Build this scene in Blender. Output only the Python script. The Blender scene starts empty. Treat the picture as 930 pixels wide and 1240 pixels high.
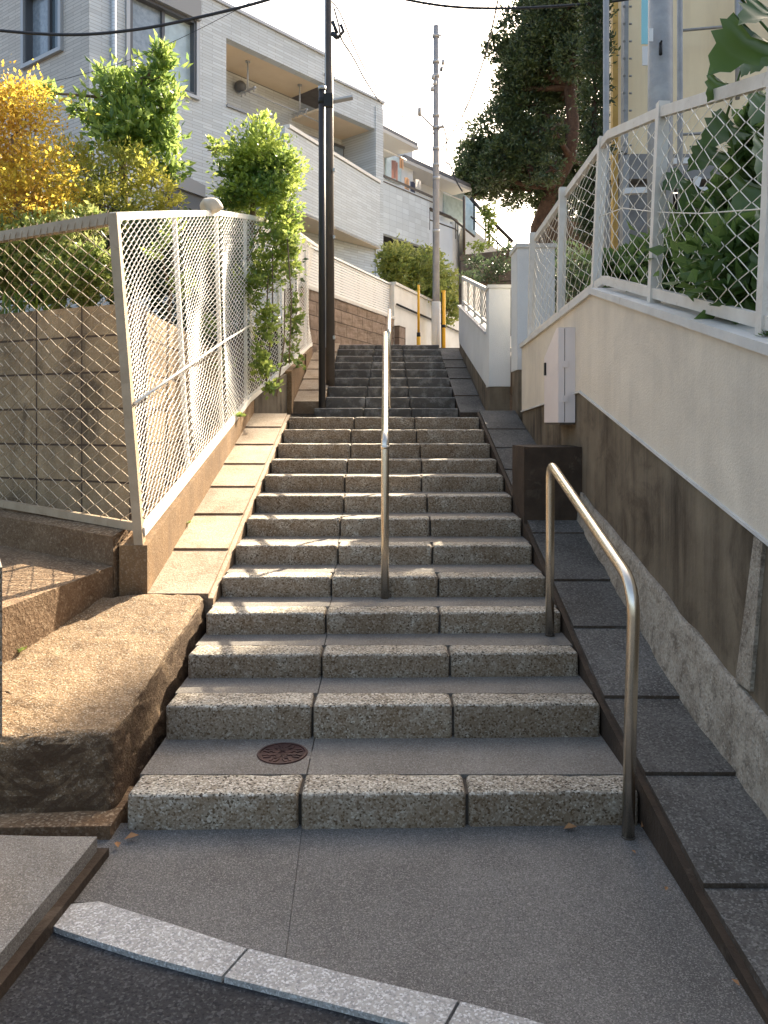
import bpy, bmesh, math, random
from mathutils import Vector, Matrix, noise
random.seed(7)
C = bpy.context.scene.collection
R = math.radians
F, HZ, CH = 932.0, 512.0, 1.4            # focal length in px of the 930 wide photo, horizon row, eye height

def at(u, v, Y):                          # point seen at column u, row v, at distance Y
    return Vector(((u-465)*Y/F, Y, CH-(v-HZ)*Y/F))

# ------------------------------------------------------------------ materials
MATS = {}
class NT:
    def __init__(s, name):
        s.m = bpy.data.materials.new(name); s.m.use_nodes = True
        s.t = s.m.node_tree; s.b = s.t.nodes['Principled BSDF']; s.out = s.t.nodes['Material Output']
        s.tc = s.t.nodes.new('ShaderNodeTexCoord'); s.co = s.tc.outputs['Object']
    def n(s, typ, **kw):
        x = s.t.nodes.new('ShaderNode'+typ)
        for k, v in kw.items():
            if k in x.inputs.keys(): x.inputs[k].default_value = v
            else: setattr(x, k, v)
        return x
    def l(s, a, b): s.t.links.new(a, b)
    def noise(s, scale, detail=6, rough=.6, co=None, dist=0):
        x = s.n('TexNoise'); x.inputs['Scale'].default_value = scale; x.inputs['Detail'].default_value = detail
        x.inputs['Roughness'].default_value = rough; x.inputs['Distortion'].default_value = dist
        s.l(co or s.co, x.inputs['Vector']); return x.outputs['Fac']
    def ramp(s, fac, a, b, ca=0.0, cb=1.0):
        x = s.n('MapRange'); x.inputs['From Min'].default_value = a; x.inputs['From Max'].default_value = b
        x.inputs['To Min'].default_value = ca; x.inputs['To Max'].default_value = cb
        s.l(fac, x.inputs['Value']); return x.outputs['Result']
    def mix(s, fac, a, b, mode='MIX'):
        x = s.n('Mix'); x.data_type = 'RGBA'; x.blend_type = mode
        for sock, val in ((x.inputs[0], fac), (x.inputs[6], a), (x.inputs[7], b)):
            if isinstance(val, (int, float)): sock.default_value = val
            elif isinstance(val, tuple): sock.default_value = (*val, 1) if len(val) == 3 else val
            else: s.l(val, sock)
        return x.outputs[2]
    def mapping(s, sc, rot=(0,0,0)):
        x = s.n('Mapping'); x.inputs['Scale'].default_value = sc; x.inputs['Rotation'].default_value = rot
        s.l(s.co, x.inputs['Vector']); return x.outputs['Vector']
    def math(s, op, a, b=0.0):
        x = s.n('Math', operation=op)
        for i, val in enumerate((a, b)):
            if isinstance(val, (int, float)): x.inputs[i].default_value = val
            else: s.l(val, x.inputs[i])
        return x.outputs[0]

def mat(name, c1, c2=None, scale=3, lo=.35, hi=.65, rough=.85, bump=0, bscale=40, metal=0,
        speck=None, streak=None, brick=None, grime_shade=None, blotch=None, spec=.3, bdetail=6, var=0):
    """procedural surface: c1/c2 mottling, speck=(scale,dark,light,amount), streak=(colour,amount) vertical stains,
    brick=(w,h,mortar width,mortar colour,axis,offset), grime=(colour, amount) dirt and painted shading on upright faces"""
    q = NT(name); c = c1
    if c2: c = q.mix(q.ramp(q.noise(scale, 8), lo, hi), c1, c2)
    if blotch:
        bs, bc, blo, bhi, amt = blotch
        c = q.mix(q.math('MULTIPLY', q.ramp(q.noise(bs, 10, .7, dist=.6), blo, bhi), amt), c, bc)
    h = None
    if speck:
        ss, dk, lt, amt = speck
        v = q.n('TexVoronoi'); v.inputs['Scale'].default_value = ss; q.l(q.co, v.inputs['Vector'])
        sep = q.n('SeparateColor'); q.l(v.outputs['Color'], sep.inputs[0])
        nz = q.noise(ss*.6, 3)
        f = q.math('ADD', q.math('MULTIPLY', sep.outputs[0], .6), q.math('MULTIPLY', nz, .5))
        c = q.mix(q.math('MULTIPLY', q.ramp(f, .42, .28), amt), c, dk)
        c = q.mix(q.math('MULTIPLY', q.ramp(f, .66, .82), amt), c, lt)
        h = f
    if grime_shade:
        g = q.n('NewGeometry'); sp = q.n('SeparateXYZ'); q.l(g.outputs['True Normal'], sp.inputs[0])
        up = q.ramp(sp.outputs[2], .75, .25)
        c = q.mix(q.math('MULTIPLY', q.math('MULTIPLY', up, q.ramp(q.noise(9, 6), .2, .52)), grime_shade[1]), c, grime_shade[0])
    if streak:
        f = q.ramp(q.noise(1, 6, .65, co=q.mapping((7, 7, .55))), .42, .68)
        f2 = q.ramp(q.noise(2.2, 6), .3, .62)
        c = q.mix(q.math('MULTIPLY', q.math('MULTIPLY', f, f2), streak[1]), c, streak[0])
    if var:
        oi = q.n('ObjectInfo'); f = q.ramp(oi.outputs['Random'], 0, 1, 1-var, 1+var*.6)
        vm = q.n('VectorMath', operation='SCALE'); q.l(c, vm.inputs[0]); q.l(f, vm.inputs['Scale']); c = vm.outputs[0]
    mort = None
    if brick:
        w, hh, mw, mc, ax = brick[:5]
        sp = q.n('SeparateXYZ'); q.l(q.co, sp.inputs[0]); cb = q.n('CombineXYZ')
        q.l(sp.outputs[ax], cb.inputs[0]); q.l(sp.outputs[2], cb.inputs[1])
        b = q.n('TexBrick'); q.l(cb.outputs[0], b.inputs['Vector'])
        b.inputs['Scale'].default_value = 1; b.inputs['Brick Width'].default_value = w; b.inputs['Row Height'].default_value = hh
        b.inputs['Mortar Size'].default_value = mw; b.inputs['Mortar Smooth'].default_value = .15
        b.offset = brick[5] if len(brick) > 5 else .5
        b.inputs['Color1'].default_value = (1,1,1,1); b.inputs['Color2'].default_value = (.84,.84,.84,1); b.inputs['Bias'].default_value = 0
        c = q.mix(1.0, c, b.outputs['Color'], 'MULTIPLY')
        mort = b.outputs['Fac']; c = q.mix(mort, c, mc)
    if isinstance(c, tuple): q.b.inputs['Base Color'].default_value = (*c, 1)
    else: q.l(c, q.b.inputs['Base Color'])
    q.b.inputs['Roughness'].default_value = rough; q.b.inputs['Metallic'].default_value = metal
    q.b.inputs['Specular IOR Level'].default_value = spec
    if bump or mort:
        hs = q.noise(bscale, bdetail, .65) if bump else None
        if hs is not None and h is not None: hs = q.math('ADD', hs, q.math('MULTIPLY', h, .8))
        b1 = q.n('Bump'); b1.inputs['Distance'].default_value = .01
        b1.inputs['Strength'].default_value = bump or .5
        if mort is not None:
            mm = q.math('MULTIPLY', mort, -1.2)
            hs = q.math('ADD', hs, mm) if hs is not None else mm
        q.l(hs, b1.inputs['Height']); q.l(b1.outputs[0], q.b.inputs['Normal'])
    MATS[name] = q.m
    return q.m

def leafmat(name, a, b, trans=.5, rough=.45, c=None):
    q = NT(name)
    # colour differs leaf by leaf and clump by clump
    g = q.n('NewGeometry')
    col = q.mix(g.outputs['Random Per Island'], a, b)
    if c: col = q.mix(q.ramp(q.noise(3.0, 4), .45, .6), col, c)
    q.l(col, q.b.inputs['Base Color']); q.b.inputs['Roughness'].default_value = rough
    q.b.inputs['Specular IOR Level'].default_value = .5
    tr = q.n('BsdfTranslucent'); tcol = q.mix(.45, col, (1.0, .95, .1), 'MULTIPLY')
    gm = q.n('Gamma'); gm.inputs['Gamma'].default_value = .62; q.l(col, gm.inputs['Color']); q.l(gm.outputs[0], tr.inputs['Color'])
    mx = q.n('MixShader'); mx.inputs[0].default_value = trans
    q.l(q.b.outputs[0], mx.inputs[1]); q.l(tr.outputs[0], mx.inputs[2]); q.l(mx.outputs[0], q.out.inputs['Surface'])
    MATS[name] = q.m; return q.m

granite = mat('granite', (.44,.39,.31), (.33,.28,.21), 6, speck=(155,(.035,.025,.016),(.70,.65,.55),.95), bump=.8, bscale=70,
              grime_shade=((.17,.105,.052),.62), blotch=(3,(.17,.125,.08),.5,.7,.5), var=.17)  # upright tone mixes dirt with warm bounce light painted in
granite_band = mat('granite_band', (.42,.405,.375), (.33,.315,.29), 5, speck=(190,(.20,.20,.20),(.70,.70,.69),.7), bump=.4, bscale=80, blotch=(4,(.28,.27,.25),.55,.75,.5))
granite_dark = mat('shaded_riser', (.40,.375,.34), (.28,.26,.235), 5, speck=(140,(.045,.04,.035),(.42,.40,.37),.6), bump=.4, bscale=60,
                   grime_shade=((.085,.075,.064),.92), blotch=(4,(.10,.09,.08),.55,.75,.5), var=.2)  # shade painted on upright faces; paler tops stand in for sky-lit nosings
tread = mat('tread_concrete', (.215,.195,.168), (.16,.142,.12), 4, speck=(330,(.06,.055,.05),(.38,.36,.32),.6), bump=.3, bscale=120, blotch=(1.5,(.12,.10,.08),.5,.72,.6), var=.1)
mortar = mat('mortar', (.06,.05,.04), (.035,.03,.025), 20, bump=.4)
paving = mat('paving_concrete', (.168,.158,.144), (.112,.104,.094), 1.6, speck=(330,(.05,.045,.04),(.34,.32,.29),.6), bump=.45, bscale=110, blotch=(2.3,(.082,.074,.066),.52,.74,.7), streak=((.09,.08,.07),.0))
asphalt = mat('asphalt', (.046,.045,.046), (.032,.032,.033), 4, speck=(150,(.014,.014,.015),(.11,.11,.108),.65), bump=1.0, bscale=95)
rampslab = mat('ramp_slab_dark', (.135,.125,.112), (.075,.068,.06), 3.5, speck=(170,(.035,.033,.03),(.24,.23,.21),.6), bump=.45, bscale=70, blotch=(2.5,(.04,.037,.033),.5,.68,.75), grime_shade=((.055,.035,.02),.8), var=.2)  # much darker than the left ramp slabs
rampslab_l = mat('ramp_slab_tan', (.40,.325,.24), (.31,.24,.165), 4, speck=(170,(.18,.13,.08),(.50,.43,.34),.5), bump=.45, bscale=60, blotch=(3.5,(.20,.135,.08),.48,.68,.75), grime_shade=((.17,.10,.05),.7), var=.15)  # paler and tanner than the right ramp slabs
rough_conc = mat('weathered_concrete', (.29,.195,.108), (.19,.12,.062), 5, speck=(190,(.06,.04,.022),(.50,.43,.33),.5), bump=1.0, bscale=60,
                 blotch=(7,(.095,.058,.03),.5,.66,.8), grime_shade=((.055,.030,.014),.92))  # upright faces coloured much darker than the top
brown_conc = mat('brown_concrete', (.24,.155,.085), (.14,.083,.042), 6, speck=(110,(.08,.05,.03),(.45,.34,.22),.6), bump=.9, bscale=45, grime_shade=((.16,.095,.05),.5))
curbc = mat('kerb_wall_concrete', (.24,.145,.068), (.165,.097,.044), 5, bump=.4, bscale=40, streak=((.10,.065,.04),.8), speck=(150,(.15,.10,.06),(.42,.33,.22),.4))
darkcurb = mat('stained_dark_concrete', (.060,.040,.026), (.034,.023,.015), 7, bump=.6, bscale=40, blotch=(6,(.15,.12,.09),.58,.72,.6))
blockw = mat('concrete_block_wall', (.48,.345,.195), (.37,.255,.14), 3, bump=.5, bscale=60, brick=(.41,.235,.007,(.09,.06,.04),0,0.0),
             streak=((.10,.070,.04),.8), blotch=(1.7,(.07,.045,.025),.52,.66,.9), speck=(120,(.22,.17,.11),(.56,.48,.38),.35))
blockw_side = mat('concrete_block_wall_end', (.44,.33,.22), (.34,.25,.155), 3, bump=.5, bscale=60, brick=(.41,.235,.007,(.12,.08,.05),1,0.0), blotch=(3,(.18,.13,.08),.5,.68,.6))
stucco = mat('cream_stucco', (.72,.635,.51), (.66,.575,.455), 2.5, bump=.55, bscale=95, blotch=(1.3,(.50,.44,.36),.48,.72,.6), streak=((.40,.35,.29),.35), rough=.9)
stucco_n = mat('white_stucco', (.66,.66,.64), (.60,.60,.58), 2.5, bump=.4, bscale=95, blotch=(1.5,(.5,.5,.48),.5,.75,.4))
coping = mat('coping_paint', (.62,.60,.55), (.52,.50,.46), 5, bump=.2, bscale=40, blotch=(8,(.3,.27,.22),.6,.72,.5))
plinth = mat('stained_plinth', (.215,.172,.118), (.14,.108,.072), 3, bump=.3, bscale=50, streak=((.030,.020,.012),1.0), blotch=(3.1,(.05,.035,.022),.52,.68,.7))
cement = mat('rough_cement', (.44,.38,.30), (.28,.235,.18), 9, bump=1.0, bscale=38, blotch=(14,(.13,.10,.07),.5,.66,.85), speck=(120,(.1,.08,.06),(.55,.5,.42),.4))
steel = mat('brushed_stainless', (.74,.66,.55), (.66,.57,.45), 8, rough=.27, metal=1, bump=.05, bscale=200)  # base colour warmed to carry the sunlit block's reflection
paint_post = mat('beige_painted_steel', (.66,.62,.55), (.58,.53,.46), 9, rough=.5, bump=.1, bscale=60, blotch=(14,(.30,.22,.15),.6,.72,.6))
paint_left = mat('shaded_fence_steel', (.42,.33,.225), (.34,.26,.17), 9, rough=.55, bump=.15, bscale=60, blotch=(12,(.25,.17,.10),.57,.7,.7))  # tan tone is the front panel's shade put into the colour
wire_l = mat('white_coated_wire', (.80,.76,.68), rough=.5)
wire_f = mat('shaded_fence_wire', (.50,.41,.29), rough=.5)  # darker copy of the side fence wire, shaded by colour
wire_r = mat('cream_coated_wire', (.66,.62,.53), rough=.45)
boxpl = mat('offwhite_enamel', (.74,.66,.62), (.69,.61,.57), 3, rough=.4, bump=.03, spec=.5, blotch=(16,(.3,.22,.16),.66,.76,.6))
black = mat('black_rubber', (.02,.02,.02), rough=.6)
polebk = mat('dark_painted_pole', (.030,.027,.026), (.022,.02,.02), 6, rough=.5, spec=.4)
polebr = mat('brown_painted_pole', (.085,.068,.055), (.065,.052,.042), 6, rough=.5, spec=.4)
polecn = mat('concrete_pole', (.36,.355,.36), (.29,.285,.29), 6, rough=.8, bump=.2, streak=((.2,.19,.18),.6))
galv = mat('galvanised_steel', (.37,.365,.35), (.27,.265,.255), 7, rough=.55, metal=.2, bump=.08, bscale=50, blotch=(9,(.25,.26,.28),.5,.7,.6))
siding = mat('grey_siding', (.62,.67,.70), (.58,.63,.66), 1.2, brick=(.46,.062,.0042,(.34,.355,.365),0,.5), bump=.12, bscale=50, rough=.7)
siding_e = mat('grey_siding_end', (.64,.615,.57), (.60,.575,.53), 1.2, brick=(.46,.062,.0042,(.30,.29,.275),0,.5), bump=.12, bscale=50, rough=.7)
siding_s = mat('grey_band', (.30,.31,.32), rough=.6)
soffit = mat('cream_soffit', (.82,.69,.52), (.77,.64,.47), 3, rough=.8)
frame_d = mat('dark_bronze_frame', (.10,.105,.115), rough=.4, spec=.5)
alu = mat('aluminium_grey', (.42,.43,.44), rough=.4, metal=.3)
glassm = mat('window_glass', (.10,.14,.17), rough=.06, spec=.9)
curtain = mat('curtain_behind_glass', (.50,.62,.66), (.38,.48,.52), 6, rough=.15, spec=.8)
tileh = mat('pale_blue_tile', (.60,.65,.68), (.56,.61,.64), 2, brick=(.3,.15,.006,(.42,.46,.50),0,0.0), rough=.5)
paleblue = mat('pale_render', (.64,.68,.72), (.60,.64,.68), 2, rough=.8, bump=.1)
whitew = mat('white_render', (.72,.70,.65), (.62,.60,.55), 2, rough=.85, bump=.2, blotch=(2,(.45,.42,.36),.55,.75,.5))
eavem = mat('eave_board', (.55,.54,.52), rough=.6)
roofm = mat('grey_roof_tile', (.20,.20,.21), (.15,.15,.16), 5, rough=.7, bump=.4, bscale=30)
splitst = mat('split_face_stone', (.28,.205,.155), (.20,.145,.105), 9, bump=1.0, bscale=24, brick=(.42,.20,.008,(.10,.07,.05),0,.5), rough=.9)
lattice = mat('white_slat_fence', (.70,.69,.66), rough=.5)
yellow = mat('yellow_paint', (.75,.42,.03), (.65,.34,.02), 8, rough=.5)
cable_m = mat('cable_sheath', (.035,.038,.045), rough=.6)
bark = mat('red_brown_bark', (.10,.06,.04), (.05,.03,.02), 9, bump=1.0, bscale=22, streak=((.04,.02,.012),.8))
bark2 = mat('grey_bark', (.20,.15,.10), (.13,.09,.06), 9, bump=.6, bscale=40)
cream = mat('cream_panel', (.86,.70,.45), (.82,.65,.40), 2, rough=.6, bump=.03, streak=((.55,.42,.26),.45))
ochre = mat('ochre_paint', (.66,.42,.12), (.5,.3,.08), 8, rough=.6)
greyc = mat('grey_concrete', (.30,.29,.28), (.22,.21,.20), 4, bump=.3)
darkv = mat('recess_shade', (.02,.018,.016), (.03,.026,.022), 4)  # near-black tone stands in for shade below building and balcony
soil = mat('soil', (.09,.06,.038), (.05,.034,.022), 8, bump=1, bscale=30)
iron = mat('rusty_cast_iron', (.085,.043,.036), (.055,.032,.028), 22, rough=.6, metal=.2, bump=.3, bscale=60)
paper = mat('white_paper', (.7,.7,.68), rough=.7)
poster = mat('pale_blue_poster', (.30,.62,.68), rough=.6)
cloth1 = mat('pinkish_cloth', (.42,.27,.24), rough=.9); cloth2 = mat('white_cloth', (.7,.68,.66), rough=.9)
cloth3 = mat('dark_cloth', (.10,.11,.16), rough=.9); cloth4 = mat('tan_cloth', (.5,.36,.26), rough=.9)
stone = mat('pale_stone', (.62,.56,.46), (.50,.44,.35), 9, bump=.8, bscale=25)
dryleaf = mat('dry_leaf_brown', (.34,.18,.08), (.22,.11,.05), 12)
L_orange = leafmat('leaf_gold', (.46,.27,.014), (.60,.46,.025), .55, c=(.40,.19,.012))
L_yellow = leafmat('leaf_yellow', (.46,.38,.02), (.34,.33,.03), .55, c=(.18,.22,.025))
L_cam = leafmat('leaf_camellia', (.07,.15,.025), (.26,.36,.04), .5, .25)
L_fresh = leafmat('leaf_fresh', (.22,.33,.03), (.38,.46,.045), .5, .35, c=(.07,.14,.02))
L_dark = leafmat('leaf_dark', (.022,.045,.016), (.045,.078,.024), .25, .4)
L_ever = leafmat('leaf_evergreen', (.018,.036,.012), (.04,.066,.02), .2, .4, c=(.06,.085,.022))
L_big = leafmat('leaf_vine', (.035,.085,.012), (.06,.12,.018), .4, .45)
L_bush = leafmat('leaf_bush', (.09,.15,.025), (.26,.31,.05), .45, .3, c=(.32,.34,.07))
L_fig = leafmat('leaf_fig', (.028,.07,.010), (.04,.09,.012), .25, .4)
L_ivy = leafmat('leaf_ivy', (.08,.15,.022), (.24,.30,.035), .45, .35)

# ------------------------------------------------------------------ mesh helpers (everything in world coordinates)
def quadbox(bm, p):                      # 8 points: bottom 4 (ccw), top 4
    v = [bm.verts.new(x) for x in p]
    for f in ((3,2,1,0),(4,5,6,7),(0,1,5,4),(1,2,6,5),(2,3,7,6),(3,0,4,7)): bm.faces.new([v[i] for i in f])
    return v
def box(bm, x0, x1, y0, y1, z0, z1):
    return quadbox(bm, [(x0,y0,z0),(x1,y0,z0),(x1,y1,z0),(x0,y1,z0),(x0,y0,z1),(x1,y0,z1),(x1,y1,z1),(x0,y1,z1)])
def wedge(bm, x0, x1, pts):              # pts: [(y, zbottom, ztop)...] swept in x
    n = len(pts)
    a = [bm.verts.new((x0,y,t)) for y,b,t in pts]+[bm.verts.new((x0,y,b)) for y,b,t in reversed(pts)]
    c = [bm.verts.new((x1,y,t)) for y,b,t in pts]+[bm.verts.new((x1,y,b)) for y,b,t in reversed(pts)]
    m = 2*n
    for i in range(n-1):
        j = m-1-i
        bm.faces.new((a[i],a[i+1],a[j-1],a[j])); bm.faces.new((c[i],c[j],c[j-1],c[i+1]))
        bm.faces.new((a[i],c[i],c[i+1],a[i+1])); bm.faces.new((a[j],a[j-1],c[j-1],c[j]))
    bm.faces.new((a[0],a[m-1],c[m-1],c[0])); bm.faces.new((a[n-1],c[n-1],c[n],a[n]))
def slabq(bm, q, thick_dir, t):          # polygon q (list of points), extruded by t along thick_dir
    d = Vector(thick_dir).normalized()*t
    a = [bm.verts.new(Vector(p)) for p in q]; b = [bm.verts.new(Vector(p)+d) for p in q]
    bm.faces.new(a); bm.faces.new(list(reversed(b)))
    for i in range(len(q)):
        j = (i+1) % len(q); bm.faces.new((a[i],b[i],b[j],a[j]))
def tube(bm, pts, r, n=10, cap=True, r2=None):
    pts = [Vector(p) for p in pts]; rings = []; prev = None
    for i, p in enumerate(pts):
        d = (pts[min(i+1,len(pts)-1)]-pts[max(i-1,0)]).normalized()
        if prev is None:
            a = d.cross(Vector((0,0,1)));  a = a if a.length > .05 else d.cross(Vector((1,0,0)))
        else: a = prev-d*prev.dot(d)
        a.normalize(); prev = a; b = d.cross(a)
        rr = r if r2 is None else r+(r2-r)*i/(len(pts)-1)
        if isinstance(r, (list,tuple)): rr = r[i]
        rings.append([bm.verts.new(p+a*rr*math.cos(2*math.pi*k/n)+b*rr*math.sin(2*math.pi*k/n)) for k in range(n)])
    for i in range(len(rings)-1):
        for k in range(n):
            f = bm.faces.new((rings[i][k],rings[i][(k+1)%n],rings[i+1][(k+1)%n],rings[i+1][k])); f.smooth = n > 5
    if cap: bm.faces.new(list(reversed(rings[0]))); bm.faces.new(rings[-1])
def arc(p0, p1, p2, n=6):                # rounded corner control
    p0, p1, p2 = map(Vector, (p0,p1,p2))
    return [(1-t)**2*p0+2*t*(1-t)*p1+t*t*p2 for t in [i/n for i in range(n+1)]]
def disc(bm, c, r, h, n=32):
    tube(bm, [c, Vector(c)+Vector((0,0,h))], r, n)
def bevel(bm, w, seg=2, ang=40):
    es = [e for e in bm.edges if len(e.link_faces) == 2 and e.calc_face_angle(0) > R(ang)]
    bmesh.ops.bevel(bm, geom=es, offset=w, segments=seg, affect='EDGES', profile=.5, clamp_overlap=True)
def roughen(bm, cuts, amp, freq, skip=None):
    bmesh.ops.triangulate(bm, faces=[f for f in bm.faces if len(f.verts) > 4])
    bmesh.ops.subdivide_edges(bm, edges=bm.edges[:], cuts=cuts, use_grid_fill=True)
    bm.normal_update()
    for v in bm.verts:
        n = noise.noise_vector(v.co*freq)*amp + noise.noise_vector(v.co*freq*3.1)*amp*.45
        v.co += n
    for f in bm.faces: f.smooth = True

def link(name, bm, m, parent=None, origin=None, recalc=True):
    me = bpy.data.meshes.new(name)
    if recalc: bmesh.ops.recalc_face_normals(bm, faces=bm.faces[:])
    M = Matrix.Translation(Vector(origin)) if origin is not None else Matrix.Identity(4)
    if parent is not None:
        p = parent; M = Matrix.Identity(4); ch = []
        while p is not None: ch.append(p); p = p.parent
        for p in reversed(ch): M = M @ p.matrix_basis
    bm.transform(M.inverted()); bm.to_mesh(me); bm.free()
    me.materials.append(m)
    o = bpy.data.objects.new(name, me); C.objects.link(o)
    if parent is not None: o.parent = parent
    elif origin is not None: o.location = origin
    return o
def thing(name, label, cat, loc=(0,0,0), rz=0, group=None):
    o = bpy.data.objects.new(name, None); C.objects.link(o); o.empty_display_size = .1
    o.location = loc; o.rotation_euler = (0,0,rz); o.matrix_basis = Matrix.Translation(Vector(loc)) @ Matrix.Rotation(rz,4,'Z')
    o['label'] = label; o['category'] = cat
    if group: o['group'] = group
    return o
def tag(o, label, cat, group=None):
    o['label'] = label; o['category'] = cat
    if group: o['group'] = group
    return o
def struct(name, bm, m, kind='structure'):
    o = link(name, bm, m); o['kind'] = kind; return o
def part(name, fn, m, parent, label=None):
    bm = bmesh.new(); fn(bm); o = link(name, bm, m, parent)
    if label: o['label'] = label
    return o
def solo(name, fn, m, label, cat, origin, group=None):
    bm = bmesh.new(); fn(bm); return tag(link(name, bm, m, None, origin), label, cat, group)

# foliage: leaves as folded blades --------------------------------------------------
def leaves(name, blobs, count, size, m, parent, clump=22, spread=.22, flat=.3, seed=1, aspect=.5, shell=.55):
    rnd = random.Random(seed); V = []; Fc = []
    tot = sum(b[3]*b[4]*b[5] if len(b) > 5 else b[3]**2 for b in blobs) if False else sum((b[3]*(b[4] if len(b) > 4 else b[3])) for b in blobs)
    for b in blobs:
        cx, cy, cz, rx = b[:4]; rz_ = b[4] if len(b) > 4 else rx
        k = int(count*(rx*rz_)/tot)
        for c in range(max(1, k//clump)):
            while True:
                d = Vector((rnd.gauss(0,1), rnd.gauss(0,1), rnd.gauss(0,1)))
                if d.length > .1: break
            d.normalize(); rr = shell+(1.08-shell)*rnd.random()**.7
            if rnd.random() < .1: rr *= 1.06
            c0 = Vector((cx+d.x*rx*rr, cy+d.y*rx*rr, cz+d.z*rz_*rr)); out = d*.6+Vector((0,0,.45))
            sp = spread*min(rx, rz_)*(.6+.8*rnd.random())
            for i in range(clump):
                p = c0+Vector((rnd.gauss(0,sp), rnd.gauss(0,sp), rnd.gauss(0,sp*.75)))
                a = (out+Vector((rnd.gauss(0,.8), rnd.gauss(0,.8), rnd.gauss(0,.55)))).normalized()
                n = (Vector((rnd.gauss(0,1), rnd.gauss(0,1), rnd.gauss(0,1)))*(1-flat)+Vector((0,0,1.4*flat))); s = a.cross(n)
                if s.length < .05: continue
                s.normalize(); n = s.cross(a); L = size*(.6+.8*rnd.random()); W = L*aspect*.5
                i0 = len(V); fold = n*W*.35
                V += [p, p+a*L*.45+s*W+fold, p+a*L, p+a*L*.45-s*W+fold]
                Fc += [(i0,i0+1,i0+2),(i0,i0+2,i0+3)]
    M = Matrix.Identity(4); q = parent; ch = []
    while q is not None: ch.append(q); q = q.parent
    for q in reversed(ch): M = M @ q.matrix_basis
    Mi = M.inverted()
    me = bpy.data.meshes.new(name); me.from_pydata([tuple(Mi @ v) for v in V], [], Fc); me.materials.append(m)
    o = bpy.data.objects.new(name, me); C.objects.link(o)
    if parent: o.parent = parent
    return o
def plant(name, label, cat, base, blobs, count, size, m, bk=bark2, tr=.02, trunk=None, seed=1, group=None, **kw):
    t = thing(name, label, cat, base, 0, group); rnd = random.Random(seed*31)
    def wood(bm):
        tp = [Vector(p) for p in (trunk or [base, Vector(base)*.5+Vector(blobs[0][:3])*.5, blobs[0][:3]])]
        tube(bm, tp, tr, 8, r2=tr*.55)
        for b in blobs:
            c = Vector(b[:3]); s = min(tp, key=lambda p: (p-c).length+max(0,p.z-c.z)*3)
            mid = (s+c)/2+Vector((rnd.gauss(0,.05), rnd.gauss(0,.05), -.04))*b[3]*2
            if (c-s).length > .05: tube(bm, [s, mid, c], tr*.45, 6, r2=tr*.2)
            for k in range(5):
                d = Vector((rnd.gauss(0,1), rnd.gauss(0,1), rnd.gauss(0,1))).normalized()*b[3]*.8
                tube(bm, [c-d*.05, c+d*.5+Vector((0,0,-.02)), c+d], tr*.22, 5, r2=tr*.08)
    part('trunk', wood, bk, t)
    leaves('crown', blobs, count, size, m, t, seed=seed, **kw)
    return t

# chain link ----------------------------------------------------------------------
def chainlink(bm, P00, P10, P11, P01, pitch, r, bulge=0.0, seed=0, jit=.0):
    P00,P10,P11,P01 = map(Vector,(P00,P10,P11,P01))
    w = ((P10-P00).length+(P11-P01).length)/2; h = ((P01-P00).length+(P11-P10).length)/2
    n = max(2, round(w/pitch)); m = max(2, round(h/(pitch/2)))
    nrm = (P10-P00).cross(P01-P00).normalized(); al = (P10-P00).normalized()
    def pos(s, t):
        p = (P00*(1-s)+P10*s)*(1-t)+(P01*(1-s)+P11*s)*t
        e = math.sin(math.pi*min(1,max(0,s)))*math.sin(math.pi*t)
        nz = noise.noise(Vector((p.x*1.7+seed, p.y*1.7, p.z*1.7)))
        nv = noise.noise_vector(Vector((p.x*4, p.y*4+seed, p.z*4)))*jit
        return p+nrm*(bulge*e*(1+.8*nz))+Vector((0,0,nv.z*e))+al*nv.x*e
    for i in range(n):
        pts = []
        for j in range(m+1):
            sg = 1 if (j+i) % 2 == 0 else -1
            s = (i+.5+sg*.5)/n
            pts.append((pos(min(1,max(0,s)), j/m)+nrm*r*1.1*sg))
        prev = None
        for p, q in zip(pts, pts[1:]):
            d = (q-p).normalized(); b = d.cross(nrm)
            q2 = q+d*r*.6; vs = []
            for pp in (p, q2):
                vs.append([bm.verts.new(pp+nrm*r*math.cos(a)+b*r*math.sin(a)) for a in (0.3, 2.4, 4.5)])
            for k in range(3): bm.faces.new((vs[0][k],vs[0][(k+1)%3],vs[1][(k+1)%3],vs[1][k]))

def bar(bm, a, b, w, h=None, up=(0,0,1)):    # rectangular bar a->b
    a, b = Vector(a), Vector(b); h = h or w; d = (b-a).normalized(); up = Vector(up)
    s = d.cross(up)
    if s.length < .05: s = d.cross(Vector((0,1,0)))
    s.normalize(); t = s.cross(d); s *= w/2; t *= h/2
    quadbox(bm, [a-s-t, a+s-t, b+s-t, b-s-t, a-s+t, a+s+t, b+s+t, b-s+t])

# ================================================================== STAIRS
YS = [2.687,3.163,3.519,3.866,4.234,4.617,5.002,5.373,5.735,6.095,6.463,6.83,7.2]
DZ = [-.014,-.004,.017,.009,0,-.004,-.003,-.003,-.001,.004,-.006,-.001,.005]
ZB = [i*.1113+d for i, d in enumerate(DZ)]+[1.452]
def stairz(Y): return .302*(Y-2.687)
UY = [8.3+.36*i for i in range(9)]+[11.62]
UZ = [1.46,1.556,1.688,1.821,1.9485,2.074,2.1965,2.309,2.433,2.534]

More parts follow.
